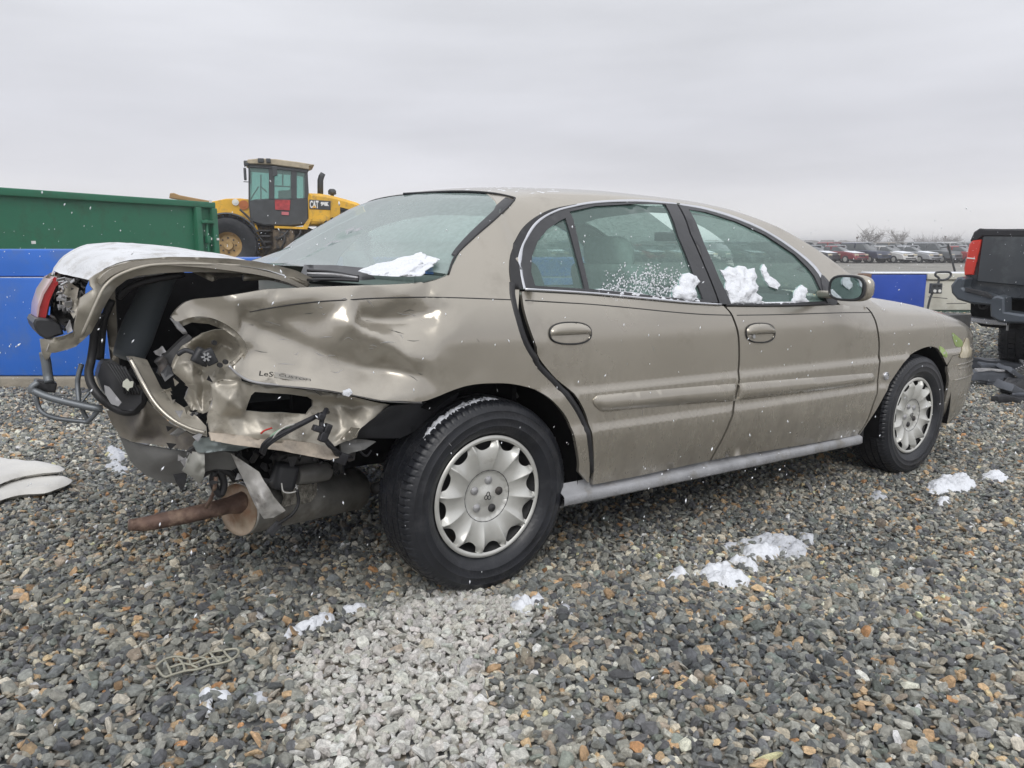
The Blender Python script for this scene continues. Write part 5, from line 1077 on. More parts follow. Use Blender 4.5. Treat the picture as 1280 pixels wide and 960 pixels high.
for x in [Ld-.52, Ld-.06]:
    m = MB(); m.box((x, -.03, 1.02), (.14, .12, 1.72), bev=.015); m.build('upright', GREEN, gd, smooth=True)
for x in np.arange(Ld-1.2, 0, -1.15):
    m = MB(); m.box((x, -.0, 1.0), (.07, .03, 1.70), bev=.008) if False else m.box((x, .005, .5), (.10, .05, .8)); m.build('rib', GREEN, gd)
m = MB(); m.cyl((Ld-.30, -.06, 1.65), (Ld-.30, -.06, .5), .025, 10); m.box((Ld-.30, -.07, 1.60), (.36, .08, .06), bev=.01); m.box((Ld-.30, -.07, 1.25), (.10, .08, .14), bev=.01); m.build('door_latch', GREEN, gd, smooth=True)
WHT = mat('white_tag', (.75, .75, .72), rough=.6)
for px, py in ((258.5, 298.5), (267.5, 299), (258, 252), (36, 303)):
    d_ = (np.array(A0)); c = HX(px, py, 1); r_ = c-CAM; nrm = np.array((-ex[1], ex[0], 0)); t = ((A0-CAM)@nrm)/(r_@nrm); p = CAM+r_*t-nrm*.10; loc = (float((p-A0)@ex), float((p-A0)@nrm), float(p[2]))
    m = MB(); m.box(loc, (.07, .01, .045)); m.build('reflector_tag', WHT, gd)

# --- yellow wheel loader
YEL = mat('loader_yellow_paint', (.78, .44, .03), rough=.4, coat=.3, var=.15, vscale=3, col2=(.34, .21, .08), c2=(.52, .72), c2scale=4)
LDK = mat('loader_dark_grey', (.055, .06, .065), rough=.55, var=.2, vscale=5)
LGL = glass('loader_cab_glass', (.70, .90, .86), film=.18, film_col=(.38, .5, .48))
MUD = mat('mud_caked_chassis', (.16, .12, .08), rough=.85, var=.4, vscale=7, bump=.03, bscale=12, col2=(.04, .04, .04), c2=(.45, .6), c2scale=5)
DL = 23.0; SL = DL/FPX*1.02
ld = empty('wheel_loader', label='yellow wheel loader with dark cab and black exhaust stack parked behind the green dumpster', cat_='wheel loader')
L0 = HX(345, 304, DL); zl = G0(L0); LF = L0-CAM; LF[2] = 0; LF /= np.linalg.norm(LF); LR = np.array((LF[1], -LF[0], 0)); frame(ld, (L0[0], L0[1], 0), LR)
def LP(px, py):
    d = FW + RT*(px-640)/FPX - UP*(py-480)/FPX; p = CAM + d*(((L0-CAM)@LF-.75)/(d@LF)); return (float((p-L0)@LR), float(p[2]))
def lprism(name, pts, y0, y1, m_, par=None, inset=.02): 
    m = MB(); m.prism([LP(a, b) for a, b in pts], y0, y1, 1, inset); return m.build(name, m_, par or ld, sharp=35)
hood = lprism('engine_hood', [(385, 247), (386, 241.5), (400, 242), (415, 244.5), (432, 249), (447, 253.5), (457, 260), (460, 275), (459, 300), (440, 306), (415, 305), (402, 282), (386, 282)], -.80, .80, YEL, inset=.08)
lprism('hood_panel', [(386.5, 262), (412, 263), (413, 278), (386.5, 277)], -.83, -.80, YEL, hood, .01)
lprism('name_panel', [(386.5, 249.5), (413, 251.5), (413, 262.5), (386.5, 261)], -.835, -.80, LDK, hood, .005)
lprism('air_grille', [(425, 259), (444, 264), (444, 280), (425, 278)], -.82, -.79, mat('grille_black', (.02, .02, .02), rough=.8), hood, .005)
for k in range(5): lprism('grille_slat', [(425.5, 261+4*k), (443, 265+3.4*k), (443, 266+3.4*k), (425.5, 262+4*k)], -.84, -.82, LDK, hood, .0)
tw = mat('white_decal', (.8, .8, .8), rough=.5); to = mat('amber_decal', (.75, .40, .05), rough=.5)
def ltext(body, px, py, pxw, h, m_, par):
    x0, z0 = LP(px, py); x1, _ = LP(px+pxw, py); o = text_mesh('lettering', body, h, m_, par, .004, .01)
    co = np.array([v.co[:] for v in o.data.vertices]); sx_ = (x1-x0)/co[:, 0].max(); sy_ = h/co[:, 1].max()
    for v, c in zip(o.data.vertices, co): v.co = Vector((x0+c[0]*sx_, -.842+c[2], z0+c[1]*sy_))
ltext('CAT', 387.3, 259.8, 11.0, .20, tw, hood); ltext('930K', 401, 257.0, 10, .10, tw, hood)
lprism('logo_triangle', [(389.7, 260.2), (395.6, 260.2), (392.6, 256.6)], -.852, -.845, to, hood, 0)
m = MB(); x, z = LP(401.5, 243); x2, z2 = LP(401.5, 224); x3, z3 = LP(405, 215); m.tube([(x, -.30, z), (x2, -.30, z2), (x2+.03, -.30, z2+.10), (x3, -.30, z3)], [.085, .085, .085, .075], 14); m.build('exhaust_stack', LDK, ld, smooth=True)
m = MB(); x, z = LP(417, 244); x2, z2 = LP(417, 236); m.lathe([(0, z2-.02+.04), (.07, z2+.03), (.115, z2-.02), (.115, z2-.12), (.05, z2-.14), (.05, z-.1)], (x, -.2, 0), 2, 20); m.build('air_precleaner', LDK, ld, smooth=True)
# cab
cab = lprism('cab_lower', [(310.5, 251), (318, 249), (336, 248), (364, 248), (386, 247), (386, 280), (362, 283), (330, 282), (313, 277)], -.72, .72, LDK, inset=.04)
lprism('cab_roof', [(306, 203.5), (310, 199.5), (325, 198), (345, 199), (372, 202.5), (393, 206), (390, 207.5), (386.5, 208), (386, 212), (372, 210), (340, 206), (313, 205)], -.80, .80, mat('loader_roof', (.42, .36, .26), rough=.6, var=.2), cab, .02)
lprism('cab_header', [(311, 205), (340, 207), (372, 210.5), (386.5, 212), (384, 216), (362, 213), (338, 211), (312, 209)], -.74, .74, LDK, cab, .01)
for y in (-.72, .64):
    for pts in ([(336, 207), (343, 208), (343, 249), (336, 249)], [(364, 211), (371, 211), (371, 249), (364, 249)], [(381, 212), (384.5, 212), (386.5, 248), (381.5, 248)], [(310.5, 206), (312.5, 206), (312.5, 251), (310.5, 251)]):
        lprism('cab_pillar', pts, y, y+.08, LDK, cab, .005)
for pts in ([(312.5, 207), (336, 209), (336, 249), (312.5, 251)], [(343, 211), (364, 213), (364, 248), (343, 248)], [(371, 213), (381, 215), (381.5, 247), (371, 247)]):
    lprism('cab_window', pts, -.69, -.68, LGL, cab, 0); lprism('cab_window', pts, .70, .71, LGL, cab, 0)
m = MB(); x, z = LP(311.6, 228); m.box((x, 0, z), (.02, 1.30, 1.05)); m.build('cab_windshield', LGL, cab)
lprism('operator_seat', [(348, 249), (348, 237), (362, 236), (364, 230), (367, 230), (368, 249)], -.3, .3, LDK, cab, .03)
for a, b in (((313, 249), (323, 233)), ((326, 249), (326, 218)), ((325, 232), (334, 240)), ((343, 232), (364, 233)), ((353.5, 213), (353.5, 232))):
    (xa, za), (xb, zb) = LP(*a), LP(*b); m = MB(); m.cyl((xa, -.60, za), (xb, -.60, zb), .022, 6); m.build('cab_control', LDK, cab)
lprism('door_notice', [(343.5, 249.5), (363, 250), (362, 263), (344, 262)], -.745, -.725, mat('faded_red_notice', (.40, .05, .055), rough=.6, var=.4, vscale=9), cab, 0)
lprism('door_notice', [(352, 264.5), (361, 265), (361, 269), (352, 268.5)], -.745, -.725, mat('pink_notice', (.55, .16, .18), rough=.6), cab, 0)
lprism('side_mirror', [(340, 209), (346, 208.5), (347, 220), (341, 222)], -1.02, -.92, LDK, cab, .02)
m = MB(); x, z = LP(306.5, 218); m.box((x, -.85, z), (.07, .18, .33), bev=.03); m.tube([(x, -.8, z+.2), (x+.1, -.7, z+.35)], .015, 6); m.tube([(x-.05, -.8, z-.2), (x+.12, -.7, z-.2)], .012, 6); m.build('side_mirror', LDK, cab, smooth=True)
m = MB(); x, z = LP(326, 200); m.box((x, -.82, z-.02), (.16, .1, .12), bev=.02); m.box((x+.2, -.82, z-.02), (.12, .1, .12), bev=.02); x, z = LP(308, 204); m.box((x, -.7, z), (.14, .2, .14), bev=.03); m.build('work_light', LDK, cab, smooth=True)
# loader arm, fender, wheels, chassis
arm = lprism('lift_arm', [(262, 252), (282, 248), (300, 247.5), (312, 249), (313, 262), (322, 285), (328, 312), (318, 312), (306, 285), (297, 272), (285, 275), (272, 280), (262, 283)], -.62, -.42, YEL, inset=.02)
lprism('lift_arm', [(262, 252), (282, 248), (300, 247.5), (312, 249), (313, 262), (322, 285), (328, 312), (318, 312), (306, 285), (297, 272), (285, 275), (272, 280), (262, 283)], .42, .62, YEL, inset=.02)
for (px, py, r) in ((304.5, 256, .13), (294, 252.5, .09)):
    x, z = LP(px, py); m = MB(); m.cyl((x, -.66, z), (x, -.40, z), r, 18); m.cyl((x, -.68, z), (x, -.66, z), r*.45, 12); m.build('arm_pin', mat('pin_orange%d' % px, (.45, .14, .04), rough=.5) if px > 300 else WHT, arm)
lprism('tilt_link', [(209, 240), (214, 239.5), (222, 242.5), (240, 246), (262, 250), (262, 256), (240, 251), (220, 248), (208, 246)], -.2, .2, mat('bare_brass_link', (.35, .22, .09), rough=.5), arm, .02)
def ltyre(px, py, y, r=.78):
    x, z = LP(px, py); m = MB(); prof = [(.36, -.20), (.42, -.24), (.60, -.27), (.73, -.25), (.78, -.19), (.78, .19), (.73, .25), (.60, .27), (.42, .24), (.36, .20)]
    m.lathe(prof, (x, y, z), 1, 36)
    for k in range(26):
        a = 2*PI*k/26; m.box((x+.80*math.cos(a), y, z+.80*math.sin(a)), (.05, .44, .07), np.array(Matrix.Rotation(-a, 3, 'Y')))
    t = m.build('tyre', TYRE, None, sharp=30); w = MB(); w.lathe([(0, -.12), (.12, -.14), (.14, -.06), (.28, -.04), (.36, -.16), (.38, -.21), (.38, .2), (0, .2)], (x, y, z), 1, 28); wh = w.build('wheel', mat('wheel_tan_%d_%d' % (px, int(y*10)), (.40, .27, .12), rough=.6, var=.3, vscale=6), ld, sharp=40); t.parent = wh
    m = MB()
    for k in range(8): a = k*PI/4; m.cyl((x+.2*math.cos(a), y-.075, z+.2*math.sin(a)), (x+.2*math.cos(a), y-.04, z+.2*math.sin(a)), .025, 8)
    m.build('wheel_bolts', DARKM, wh)
ltyre(286, 306.5, -.85); ltyre(286, 306.5, .85); ltyre(428, 306.5, -.85); ltyre(428, 306.5, .85)
m = MB(); x, z = LP(286, 306.5); m.lathe([(.84, -.30), (.88, -.28), (.88, .28), (.84, .30)], (x, -.85, z), 1, 24, (math.radians(25), math.radians(115))); m.build('wheel_fender', LDK, ld, smooth=True)
lprism('chassis', [(300, 282), (320, 280), (345, 283), (384, 283), (400, 290), (402, 312), (380, 320), (330, 322), (300, 318)], -.45, .45, MUD, inset=.03)
lprism('step_plate', [(343, 282.5), (378, 284), (386, 272.5), (390, 273), (384, 287), (343, 285.5)], -.85, -.55, YEL, inset=.01)
lprism('fuel_tank', [(341, 287), (368, 287), (370, 312), (342, 312)], -.80, -.45, MUD, inset=.05)
for k in range(4): lprism('cab_step', [(322, 287+7*k), (338, 287+7*k), (338, 289+7*k), (322, 289+7*k)], -.82, -.5, DARKM, inset=0)
for a, b in (((368, 300), (376, 286)), ((355, 290), (352, 310)), ((345, 300), (360, 288)), ((312, 285), (332, 308)), ((318, 283), (300, 262))):
    (xa, za), (xb, zb) = LP(*a), LP(*b); m = MB(); m.tube([(xa, -.84, za), ((xa+xb)/2+.05, -.86, (za+zb)/2), (xb, -.82, zb)], .03, 6, True, 3); m.build('hydraulic_hose', DARKM, ld, smooth=True)

# --- low white wall with a blue panel, right of the car
DR = 15.3; W0_ = HX(1150, 380, DR); wb = empty('white_barrier', label='low white wall with a blue painted section, between the sedan hood and black pickup', cat_='barrier'); Wc = CAM+FH*DR; frame(wb, (Wc[0], Wc[1], 0), RH)
def WP(px, py, D=DR):
    q = HX(px, py, D); return (float((q-(CAM+FH*D))@RH), float(q[2]))
xl, zt_ = WP(1087, 342); xr, _ = WP(1330, 342); gzr = -.22; xb, _ = WP(1158, 342)
WHP = mat('grimy_white_paint', (.58, .57, .50), rough=.6, var=.12, vscale=2, col2=(.36, .34, .28), c2=(.5, .75), c2scale=1.6)
BLU2 = mat('royal_blue_paint', (.022, .075, .42), rough=.45, var=.1, vscale=2)
m = MB(); m.box(((xl+xb)/2, .2, (zt_+gzr)/2-.01), (xb-xl, .45, zt_-gzr-.02), bev=.015); m.build('blue_panel', BLU2, wb, smooth=True)
m = MB(); m.box(((xr+xb)/2+.002, .22, (zt_-.13+gzr+.10)/2), (xr-xb, .45, zt_-.13-gzr-.10), bev=.012); m.build('white_panel', WHP, wb, smooth=True)
m = MB(); m.box(((xr+xb)/2+.002, .20, zt_-.055), (xr-xb, .50, .12), bev=.015); m.build('top_rail', WHP, wb, smooth=True)
m = MB(); m.box(((xr+xb)/2, .22, gzr+.04), (xr-xb, .5, .10), bev=.01); m.build('dark_green_base', mat('dark_green_base_paint', (.03, .07, .05), rough=.7), wb, smooth=True)
for a, b in (((1160, 371), (1184, 373)), ((1183, 379.5), (1208, 379))):
    (xa, za), (xb2, zb2) = WP(*a), WP(*b); m = MB(); m.tube([(xa, -.005, za), (xb2, -.005, zb2)], .006, 5); m.build('panel_seam', BLACKP, wb)
xp, zp = WP(1083, 350); m = MB(); m.box((xp, .1, (zp+gzr)/2+.06), (.16, .3, zp-gzr+.12), bev=.03); o = m.build('rusty_post', mat('rusty_brown_post', (.16, .10, .07), rough=.8, var=.3, vscale=10), wb, smooth=True)
sn_ = MB(); sn_.box((xr*.5+xl*.5, .18, zt_+.008), (xr-xl, .42, .03), bev=.012); o = sn_.build('snow_on_wall', SNOW, None, smooth=True); o.matrix_world = Matrix.Translation((Wc[0], Wc[1], 0)) @ Matrix.Rotation(math.atan2(RH[1], RH[0]), 4, 'Z'); tag(o, 'thin snow along the top of the low white and blue wall', 'snow', kind='stuff')
# looped rod with its dark box, in front of that wall
DT = 14.4; rp0 = CAM+FH*DT
lev = empty('looped_rod_stand', label='dark looped steel rod with a small box, standing in front of the low white wall', cat_='rod stand'); p = HX(1162, 388, DT); frame(lev, (p[0], p[1], G0(p)), RH)
def TP(px, py): q = HX(px, py, DT)-p; return (float(q@RH), 0., float(q[2]+p[2]-G0(p)))
m = MB(); m.tube([TP(1155.5, 402), TP(1159.5, 386), TP(1163, 372), TP(1168, 362), TP(1173.5, 352), TP(1173, 347), TP(1169.5, 344.5), TP(1170, 341), TP(1175, 340), TP(1185, 340), TP(1188.5, 342), TP(1187.5, 346), TP(1182, 349.5), TP(1176, 350), TP(1173, 348)], .021, 8, True, 4); m.build('rod', LDK, lev, smooth=True)
m = MB(); c = TP(1169.5, 360.5); m.box(c, (.20, .09, .19), bev=.015); bx_ = m.build('control_box', LDK, lev, smooth=True)
for px in (1166.5, 1172.5):
    m = MB(); q = TP(px, 363.5); m.cyl((q[0], -.05, q[2]), (q[0], -.065, q[2]), .028, 12); m.build('round_gauge', WHT, bx_)
    m = MB(); q = TP(px, 357); m.box((q[0], -.05, q[2]), (.06, .02, .03)); m.build('switch', BLACKP, bx_)
pl = empty('thin_pole', label='thin dark pole leaning behind the low white wall near the pickup', cat_='pole'); q0 = HX(1194.5, 343, 16.5); q1 = HX(1185, 305, 16.5); g_ = G0(q0); pl.location = (q0[0], q0[1], g_)
m = MB(); v0 = q0+(q0-q1)/(q1[2]-q0[2])*(q0[2]-g_); m.tube([v0-np.array((q0[0], q0[1], g_)), q1-np.array((q0[0], q0[1], g_))], .022, 8); q2 = HX(1175, 310, 16.5); m.tube([q1*.92+q0*.08-np.array((q0[0], q0[1], g_)), q2-np.array((q0[0], q0[1], g_))], .012, 6); m.build('pole_shaft', LDK, pl)
# blue tarp scrap
p = HX(1197, 398, 12.5); p[2] = G0(p); m = MB(); V = []; n = 12
for i in range(n):
    for j in range(6):
        V.append((i/(n-1)*.34-.17, j/5*.35, .02+.12*math.sin(PI*j/5)*(math.sin(PI*i/(n-1))**.5)+.03*mnoise.noise(Vector((i*.7, j*.9, 2)))))
o = mesh_np('blue_tarp', V, [(i*6+j, (i+1)*6+j, (i+1)*6+j+1, i*6+j+1) for i in range(n-1) for j in range(5)], mat('pale_blue_tarp', (.10, .22, .52), rough=.5, var=.2), None); o.location = tuple(p); o.rotation_euler = (0, 0, math.atan2(RH[1], RH[0])); tag(o, 'crumpled pale blue tarp on the gravel below the white wall', 'tarp')

# --- black pickup truck at the right edge, rear end towards the camera
TKB = mat('black_truck_paint', (.036, .043, .052), rough=.25, coat=.8, var=.15, vscale=3, col2=(.09, .10, .11), c2=(.5, .75), c2scale=4)  # paler blotches put sky reflections into the paint colour
TKP = mat('grey_bumper_steel', (.085, .10, .12), rough=.38, metal=.3, coat=.2, var=.15, vscale=5)
DK = 7.9; tk = empty('pickup_truck', label='black pickup truck with red tail lamp and dark rear bumper at the right edge', cat_='pickup truck'); T0 = CAM+FH*DK; gt_ = -.16
tko = HX(1206, 400, DK); tko[2] = gt_; TF = tko-CAM; TF[2] = 0; TF /= np.linalg.norm(TF); _a = -math.radians(16); TF = np.array((TF[0]*math.cos(_a)-TF[1]*math.sin(_a), TF[0]*math.sin(_a)+TF[1]*math.cos(_a), 0)); TR = np.array((TF[1], -TF[0], 0)); frame(tk, tko, TR)
def KP(px, py, D=DK):
    d = FW + RT*(px-640)/FPX - UP*(py-480)/FPX; q = CAM + d*(((tko-CAM)@TF)/(d@TF)) - tko; return (float(q@TR), float(q[2]))
def kpr(name, pts, y0, y1, m_, par=None, inset=.01, sharp=35):
    m = MB(); m.prism([KP(a, b) for a, b in pts], y0, y1, 1, inset); return m.build(name, m_, par or tk, sharp=sharp)
xw = KP(1206, 380)[0]; xe = 2.02
zt0 = KP(1230, 287)[1]; zb0 = KP(1230, 372)[1]
# bed side (left) as a closed shell, tailgate, cab beyond the frame
m = MB(); O = [(KP(1210, 345)[0], KP(1210, 362)[1]), (KP(1206, 348)[0], KP(1206, 345)[1]), (KP(1213, 300)[0], KP(1213, 302)[1]), (KP(1218, 290)[0], KP(1218, 290)[1]), (KP(1226, 286)[0], KP(1226, 286.5)[1]), (1.85, zt0), (1.98, zt0-.1), (2.0, zb0), (KP(1215, 372)[0], zb0)]
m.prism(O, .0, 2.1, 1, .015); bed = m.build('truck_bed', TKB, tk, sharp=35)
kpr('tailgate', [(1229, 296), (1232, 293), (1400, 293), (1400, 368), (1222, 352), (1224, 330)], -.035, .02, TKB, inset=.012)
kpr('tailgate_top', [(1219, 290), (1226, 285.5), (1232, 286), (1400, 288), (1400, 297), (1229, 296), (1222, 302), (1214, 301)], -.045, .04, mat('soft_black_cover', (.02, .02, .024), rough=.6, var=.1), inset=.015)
kpr('tail_lamp', [(1218, 300.5), (1228.5, 299.5), (1226, 312), (1222, 328), (1218, 343.5), (1207.5, 344), (1207, 335), (1210.5, 318), (1213.5, 305)], -.055, .12, mat('truck_red_lens', (.62, .035, .02), rough=.2, coat=.8), inset=.012)
kpr('lamp_divider', [(1211.5, 321.5), (1221, 322.5), (1221, 324), (1211, 323)], -.060, -.05, WHT, inset=0)
bmp = kpr('rear_bumper', [(1206, 346), (1212, 345), (1216, 348), (1213, 358), (1216, 361), (1240, 366), (1250, 370), (1256, 368), (1264, 371), (1264, 388), (1285, 391), (1400, 391), (1400, 404), (1266, 402), (1256, 400), (1247, 394), (1246, 380), (1222, 378), (1206, 373), (1199, 365), (1198, 356)], -.24, .04, TKP, inset=.02)
kpr('bumper_step_pad', [(1217, 358.5), (1243, 364), (1250, 369), (1249, 372), (1240, 369), (1217, 362.5)], -.262, -.2, BLACKP, bmp, .004)
kpr('chrome_hitch_bar', [(1208, 394), (1222, 396), (1252, 399), (1262, 402), (1262, 406), (1240, 405), (1208, 400)], -.10, .06, CHROME, inset=.008)
kpr('under_bed_frame', [(1212, 374), (1250, 380), (1262, 403), (1400, 404), (1400, 410), (1262, 412), (1225, 408), (1212, 398)], .02, 2.0, VOID, inset=.01)
mb = MB(); q = KP(1228, 381); mb.tube([(q[0]-.03, -.02, q[1]+.03), (q[0], -.05, q[1]-.03), (q[0]+.05, -.05, q[1]-.02), (q[0]+.05, -.02, q[1]+.03)], .012, 8, True, 3); mb.build('tow_hook', DARKM, bmp, smooth=True)
mb = MB(); q = KP(1261, 404); mb.cyl((q[0], -.03, q[1]), (q[0], -.03, q[1]-.07), .012, 8); mb.build('hanging_bolt', ALU, bmp)
def tk_wheel(x, y):
    w = MB(); w.lathe([(0, -.09), (.10, -.09), (.2, -.04), (.22, -.12), (.22, .12), (0, .12)], (x, y, .40), 0, 28); wh = w.build('wheel', DARKM, tk, sharp=40)
    m = MB(); m.lathe([(.215, -.12), (.25, -.14), (.33, -.145), (.385, -.13), (.405, -.105), (.407, -.04), (.398, -.038), (.398, -.032), (.407, -.03), (.407, .03), (.398, .032), (.398, .038), (.407, .04), (.405, .105), (.385, .13), (.33, .145), (.25, .14), (.215, .12)], (x, y, .40), 0, 44)
    for k in range(44):
        a = 2*PI*k/44
        for xx in (-.10, 0.0, .10): m.box((x+xx, y+.405*math.cos(a+xx), .40+.405*math.sin(a+xx)), (.055, .022, .016), np.array(Matrix.Rotation(a+xx, 3, 'X')))
    t = m.build('tyre', TYRE, wh, sharp=30)
xwh = .5*(KP(1214, 440)[0]+KP(1268, 440)[0])-.0
tk_wheel(xwh, 1.05); tk_wheel(xwh+1.5, 1.05); tk_wheel(xwh, 4.6); tk_wheel(xwh+1.5, 4.6)
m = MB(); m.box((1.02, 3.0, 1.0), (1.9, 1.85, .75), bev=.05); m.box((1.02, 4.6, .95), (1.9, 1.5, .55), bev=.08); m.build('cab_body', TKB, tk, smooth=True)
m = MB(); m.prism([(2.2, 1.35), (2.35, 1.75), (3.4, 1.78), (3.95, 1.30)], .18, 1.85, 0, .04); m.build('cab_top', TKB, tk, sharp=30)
m = MB(); m.prism([(2.32, 1.40), (2.42, 1.70), (3.36, 1.72), (3.75, 1.38)], .165, 1.865, 0, .0); m.build('cab_glass', LGL, tk)

# --- broken plastic parts lying in front of the truck
DBP = mat('dark_grey_moulded_plastic', (.10, .11, .13), rough=.45, var=.2, vscale=8)
def debris(name, label, px, py, w, d, h, rz, chunks, cat_='car part'):
    p = onz(px, py, -.15, False); g_ = G0(p); e = empty(name, (p[0], p[1], g_), math.atan2(RH[1], RH[0])+rz, label, cat_)
    for k, (cx, cy, cz, sx_, sy_, sz_, ry, m_, nm) in enumerate(chunks):
        m = MB(); m.box((cx, cy, cz), (sx_, sy_, sz_), np.array(Matrix.Rotation(ry, 3, 'Y')@Matrix.Rotation(ry*.6, 3, 'X')), bev=min(sz_*.3, .015)); o_ = m.build(nm, m_, e, sharp=40)
        if nm != 'slat':
            bm = bmesh.new(); bm.from_mesh(o_.data); bmesh.ops.subdivide_edges(bm, edges=[q for q in bm.edges if q.calc_length() > .05], cuts=4, use_grid_fill=True)
            for v in bm.verts: n_ = mnoise.noise_vector(v.co*9+Vector((px, k, 0))); v.co += n_*.022; v.co.z = max(v.co.z, .0)
            bm.to_mesh(o_.data); bm.free()
    return e
debris('broken_bumper_beam', 'long dark grey broken bumper piece nearest the sedan nose', 1236, 480, .5, .2, .1, .1, [(0, 0, .09, .42, .14, .085, .04, DBP, 'beam_block'), (-.05, -.06, .155, .28, .04, .02, .05, ALU, 'beam_edge'), (.2, .02, .03, .5, .14, .04, -.05, DBP, 'beam_tail'), (.1, .1, .17, .25, .1, .03, .1, DBP, 'beam_fin')])
debris('broken_bumper_cover', 'flat dark bumper cover piece lying behind the other broken pieces', 1250, 461, .6, .3, .1, -.1, [(0, 0, .05, .75, .20, .07, .03, DBP, 'cover_slab'), (-.2, -.05, .10, .3, .1, .04, .1, DBP, 'cover_fold'), (.25, 0, .12, .16, .14, .10, -.5, ALU, 'cover_bracket')])
debris('broken_grille', 'broken front grille with bright slats leaning on the plastic pieces', 1272, 480, .5, .3, .2, .25, [(0, 0, .09, .40, .20, .035, .42, DBP, 'grille_frame'), (.02, -.05, .04, .42, .12, .04, .1, BLACKP, 'grille_backing')]+[(.10+.01*k, -.10+.035*k, .16-.018*k, .30, .012, .014, .42, ALU, 'slat') for k in range(5)])
debris('black_plastic_scrap', 'small black plastic scrap on the gravel nearest the camera at right', 1268, 502, .4, .1, .05, -.05, [(0, 0, .03, .34, .08, .05, .04, BLACKP, 'scrap_body'), (.1, .04, .06, .18, .05, .02, .12, DBP, 'scrap_flap')])
debris('torn_wheel_liner', 'torn dark wheel liner lump under the broken grille', 1262, 493, .4, .2, .15, .6, [(0, 0, .06, .26, .16, .07, .35, DBP, 'liner_lump'), (.12, .03, .06, .2, .14, .1, -.4, BLACKP, 'liner_fold')])

# --- slab at the left edge: folded white sheet
SLAB = mat('off_white_foam', (.60, .59, .56), rough=.8, var=.08, vscale=5, bump=.003, bscale=30)
wp = lambda px, py, z=0.0: onz(px, py, z, False)
def slab(name, px_out, z0, th, mat_, par=None, wob=.01):
    O = np.array([wp(a, b, .05)[:2] for a, b in px_out]); v, t = cdt(cat(O, 3, True), (), .03); d = segdist(v, cat(O, 3, True)); k = np.clip(d/.035, 0, 1); e = np.sqrt(1-(1-k)**2)
    n_ = np.array([mnoise.noise(Vector((a*5, b*5, 1))) for a, b in v]); g_ = gz(v[:, 0], v[:, 1])
    T_ = np.column_stack([v, g_+z0+th*.5+th*.5*e+wob*n_]); B_ = np.column_stack([v, g_+z0+th*.5-th*.5*e+wob*n_]); n = len(v)
    V = np.vstack([T_, B_]); F = [tuple(a) for a in t]+[tuple(a[::-1]+n) for a in t]; return mesh_np(name, V, F, mat_, par)
fs = slab('folded_foam_sheet', [(-60, 585), (0, 587), (40, 590), (70, 594), (82, 598), (76, 603), (50, 606), (20, 613), (-20, 632), (-60, 650)], .05, .035, SLAB); tag(fs, 'folded off-white foam sheet lying on the gravel at the left edge', 'foam sheet')
f2 = slab('lower_fold', [(-60, 610), (0, 605), (40, 603), (75, 601), (90, 603), (86, 609), (72, 615), (55, 621), (25, 624), (0, 632), (-40, 652), (-60, 655)], .01, .04, SLAB, fs)

# --- snow patches
def ground_snow(label, px_out, h=.02, m_=SNOW, rough=1.0, thr=-.35):
    O = np.array([wp(a, b)[:2] for a, b in px_out]); 
    for _ in range(3): O = wp_adj(O) if False else O
    Oc = cat(O, 4, True); v, t = cdt(Oc, (), .0085); d = segdist(v, Oc); k = np.clip(d/.05, 0, 1)
    n1_ = np.array([mnoise.noise(Vector((a*22, b*22, 5)))+.6*mnoise.noise(Vector((a*52, b*52, 2)))+.35*mnoise.noise(Vector((a*120, b*120, 7))) for a, b in v])
    z = gz(v[:, 0], v[:, 1])+.014+(h*1.2+.008)*np.sqrt(k)*(1+.5*rough*n1_)+.012*n1_-(1-k)*.022
    V = np.column_stack([v, z]); keep = [tuple(a) for a in t if n1_[a].mean()-1.1*(1-k[a].mean()) > thr-.85]
    return tag(mesh_np('snow_patch', V, keep, m_, None), label, 'snow', kind='stuff')
ground_snow('elongated strip of snow on the gravel left of the pale stones', [(350, 806), (362, 795), (385, 786), (405, 776), (425, 768), (448, 761), (462, 762), (455, 770), (432, 777), (412, 788), (390, 795), (372, 806), (355, 811)], .012)
ground_snow('small snow clump right below the rear wheel of the sedan', [(636, 754), (648, 746), (660, 750), (668, 741), (680, 744), (684, 752), (672, 758), (664, 768), (650, 768), (640, 764)], .016)
ground_snow('faint snow beside the clump below the rear wheel', [(694, 760), (706, 752), (720, 758), (716, 768), (702, 768)], .002, ICE)
ground_snow('small snow clump near the bottom left of the pale stones', [(246, 886), (252, 877), (270, 876), (290, 880), (286, 890), (270, 896), (262, 908), (252, 902)], .012)
ground_snow('faint icy snow beside the bottom left clump', [(306, 884), (318, 876), (338, 878), (336, 888), (320, 892)], .003, ICE)
ground_snow('broad patch of lumpy snow in the open gravel right of the rear wheel', [(872, 712), (882, 702), (896, 700), (908, 694), (916, 700), (914, 707), (930, 708), (942, 716), (936, 726), (920, 730), (908, 734), (894, 726), (880, 722)], .014)
ground_snow('snow piece above the broad lumpy patch', [(908, 693), (922, 688), (940, 692), (952, 701), (944, 708), (932, 702), (918, 698)], .010)
ground_snow('snow piece left of the broad lumpy patch', [(816, 714), (828, 718), (838, 715), (836, 706), (846, 702), (858, 706), (868, 716), (856, 720), (842, 721), (828, 724)], .008)
ground_snow('bright snow strip above the lumpy patch', [(924, 680), (938, 675), (962, 674), (978, 678), (972, 688), (950, 692), (934, 689)], .012)
ground_snow('translucent icy snow streak behind the lumpy patch', [(898, 672), (930, 664), (960, 656), (990, 660), (1016, 672), (1010, 684), (985, 688), (960, 676), (930, 674), (908, 678)], .001, ICE)
ground_snow('thin icy snow at the far end of the streak', [(996, 656), (1012, 653), (1026, 658), (1022, 668), (1004, 666)], .001, ICE)
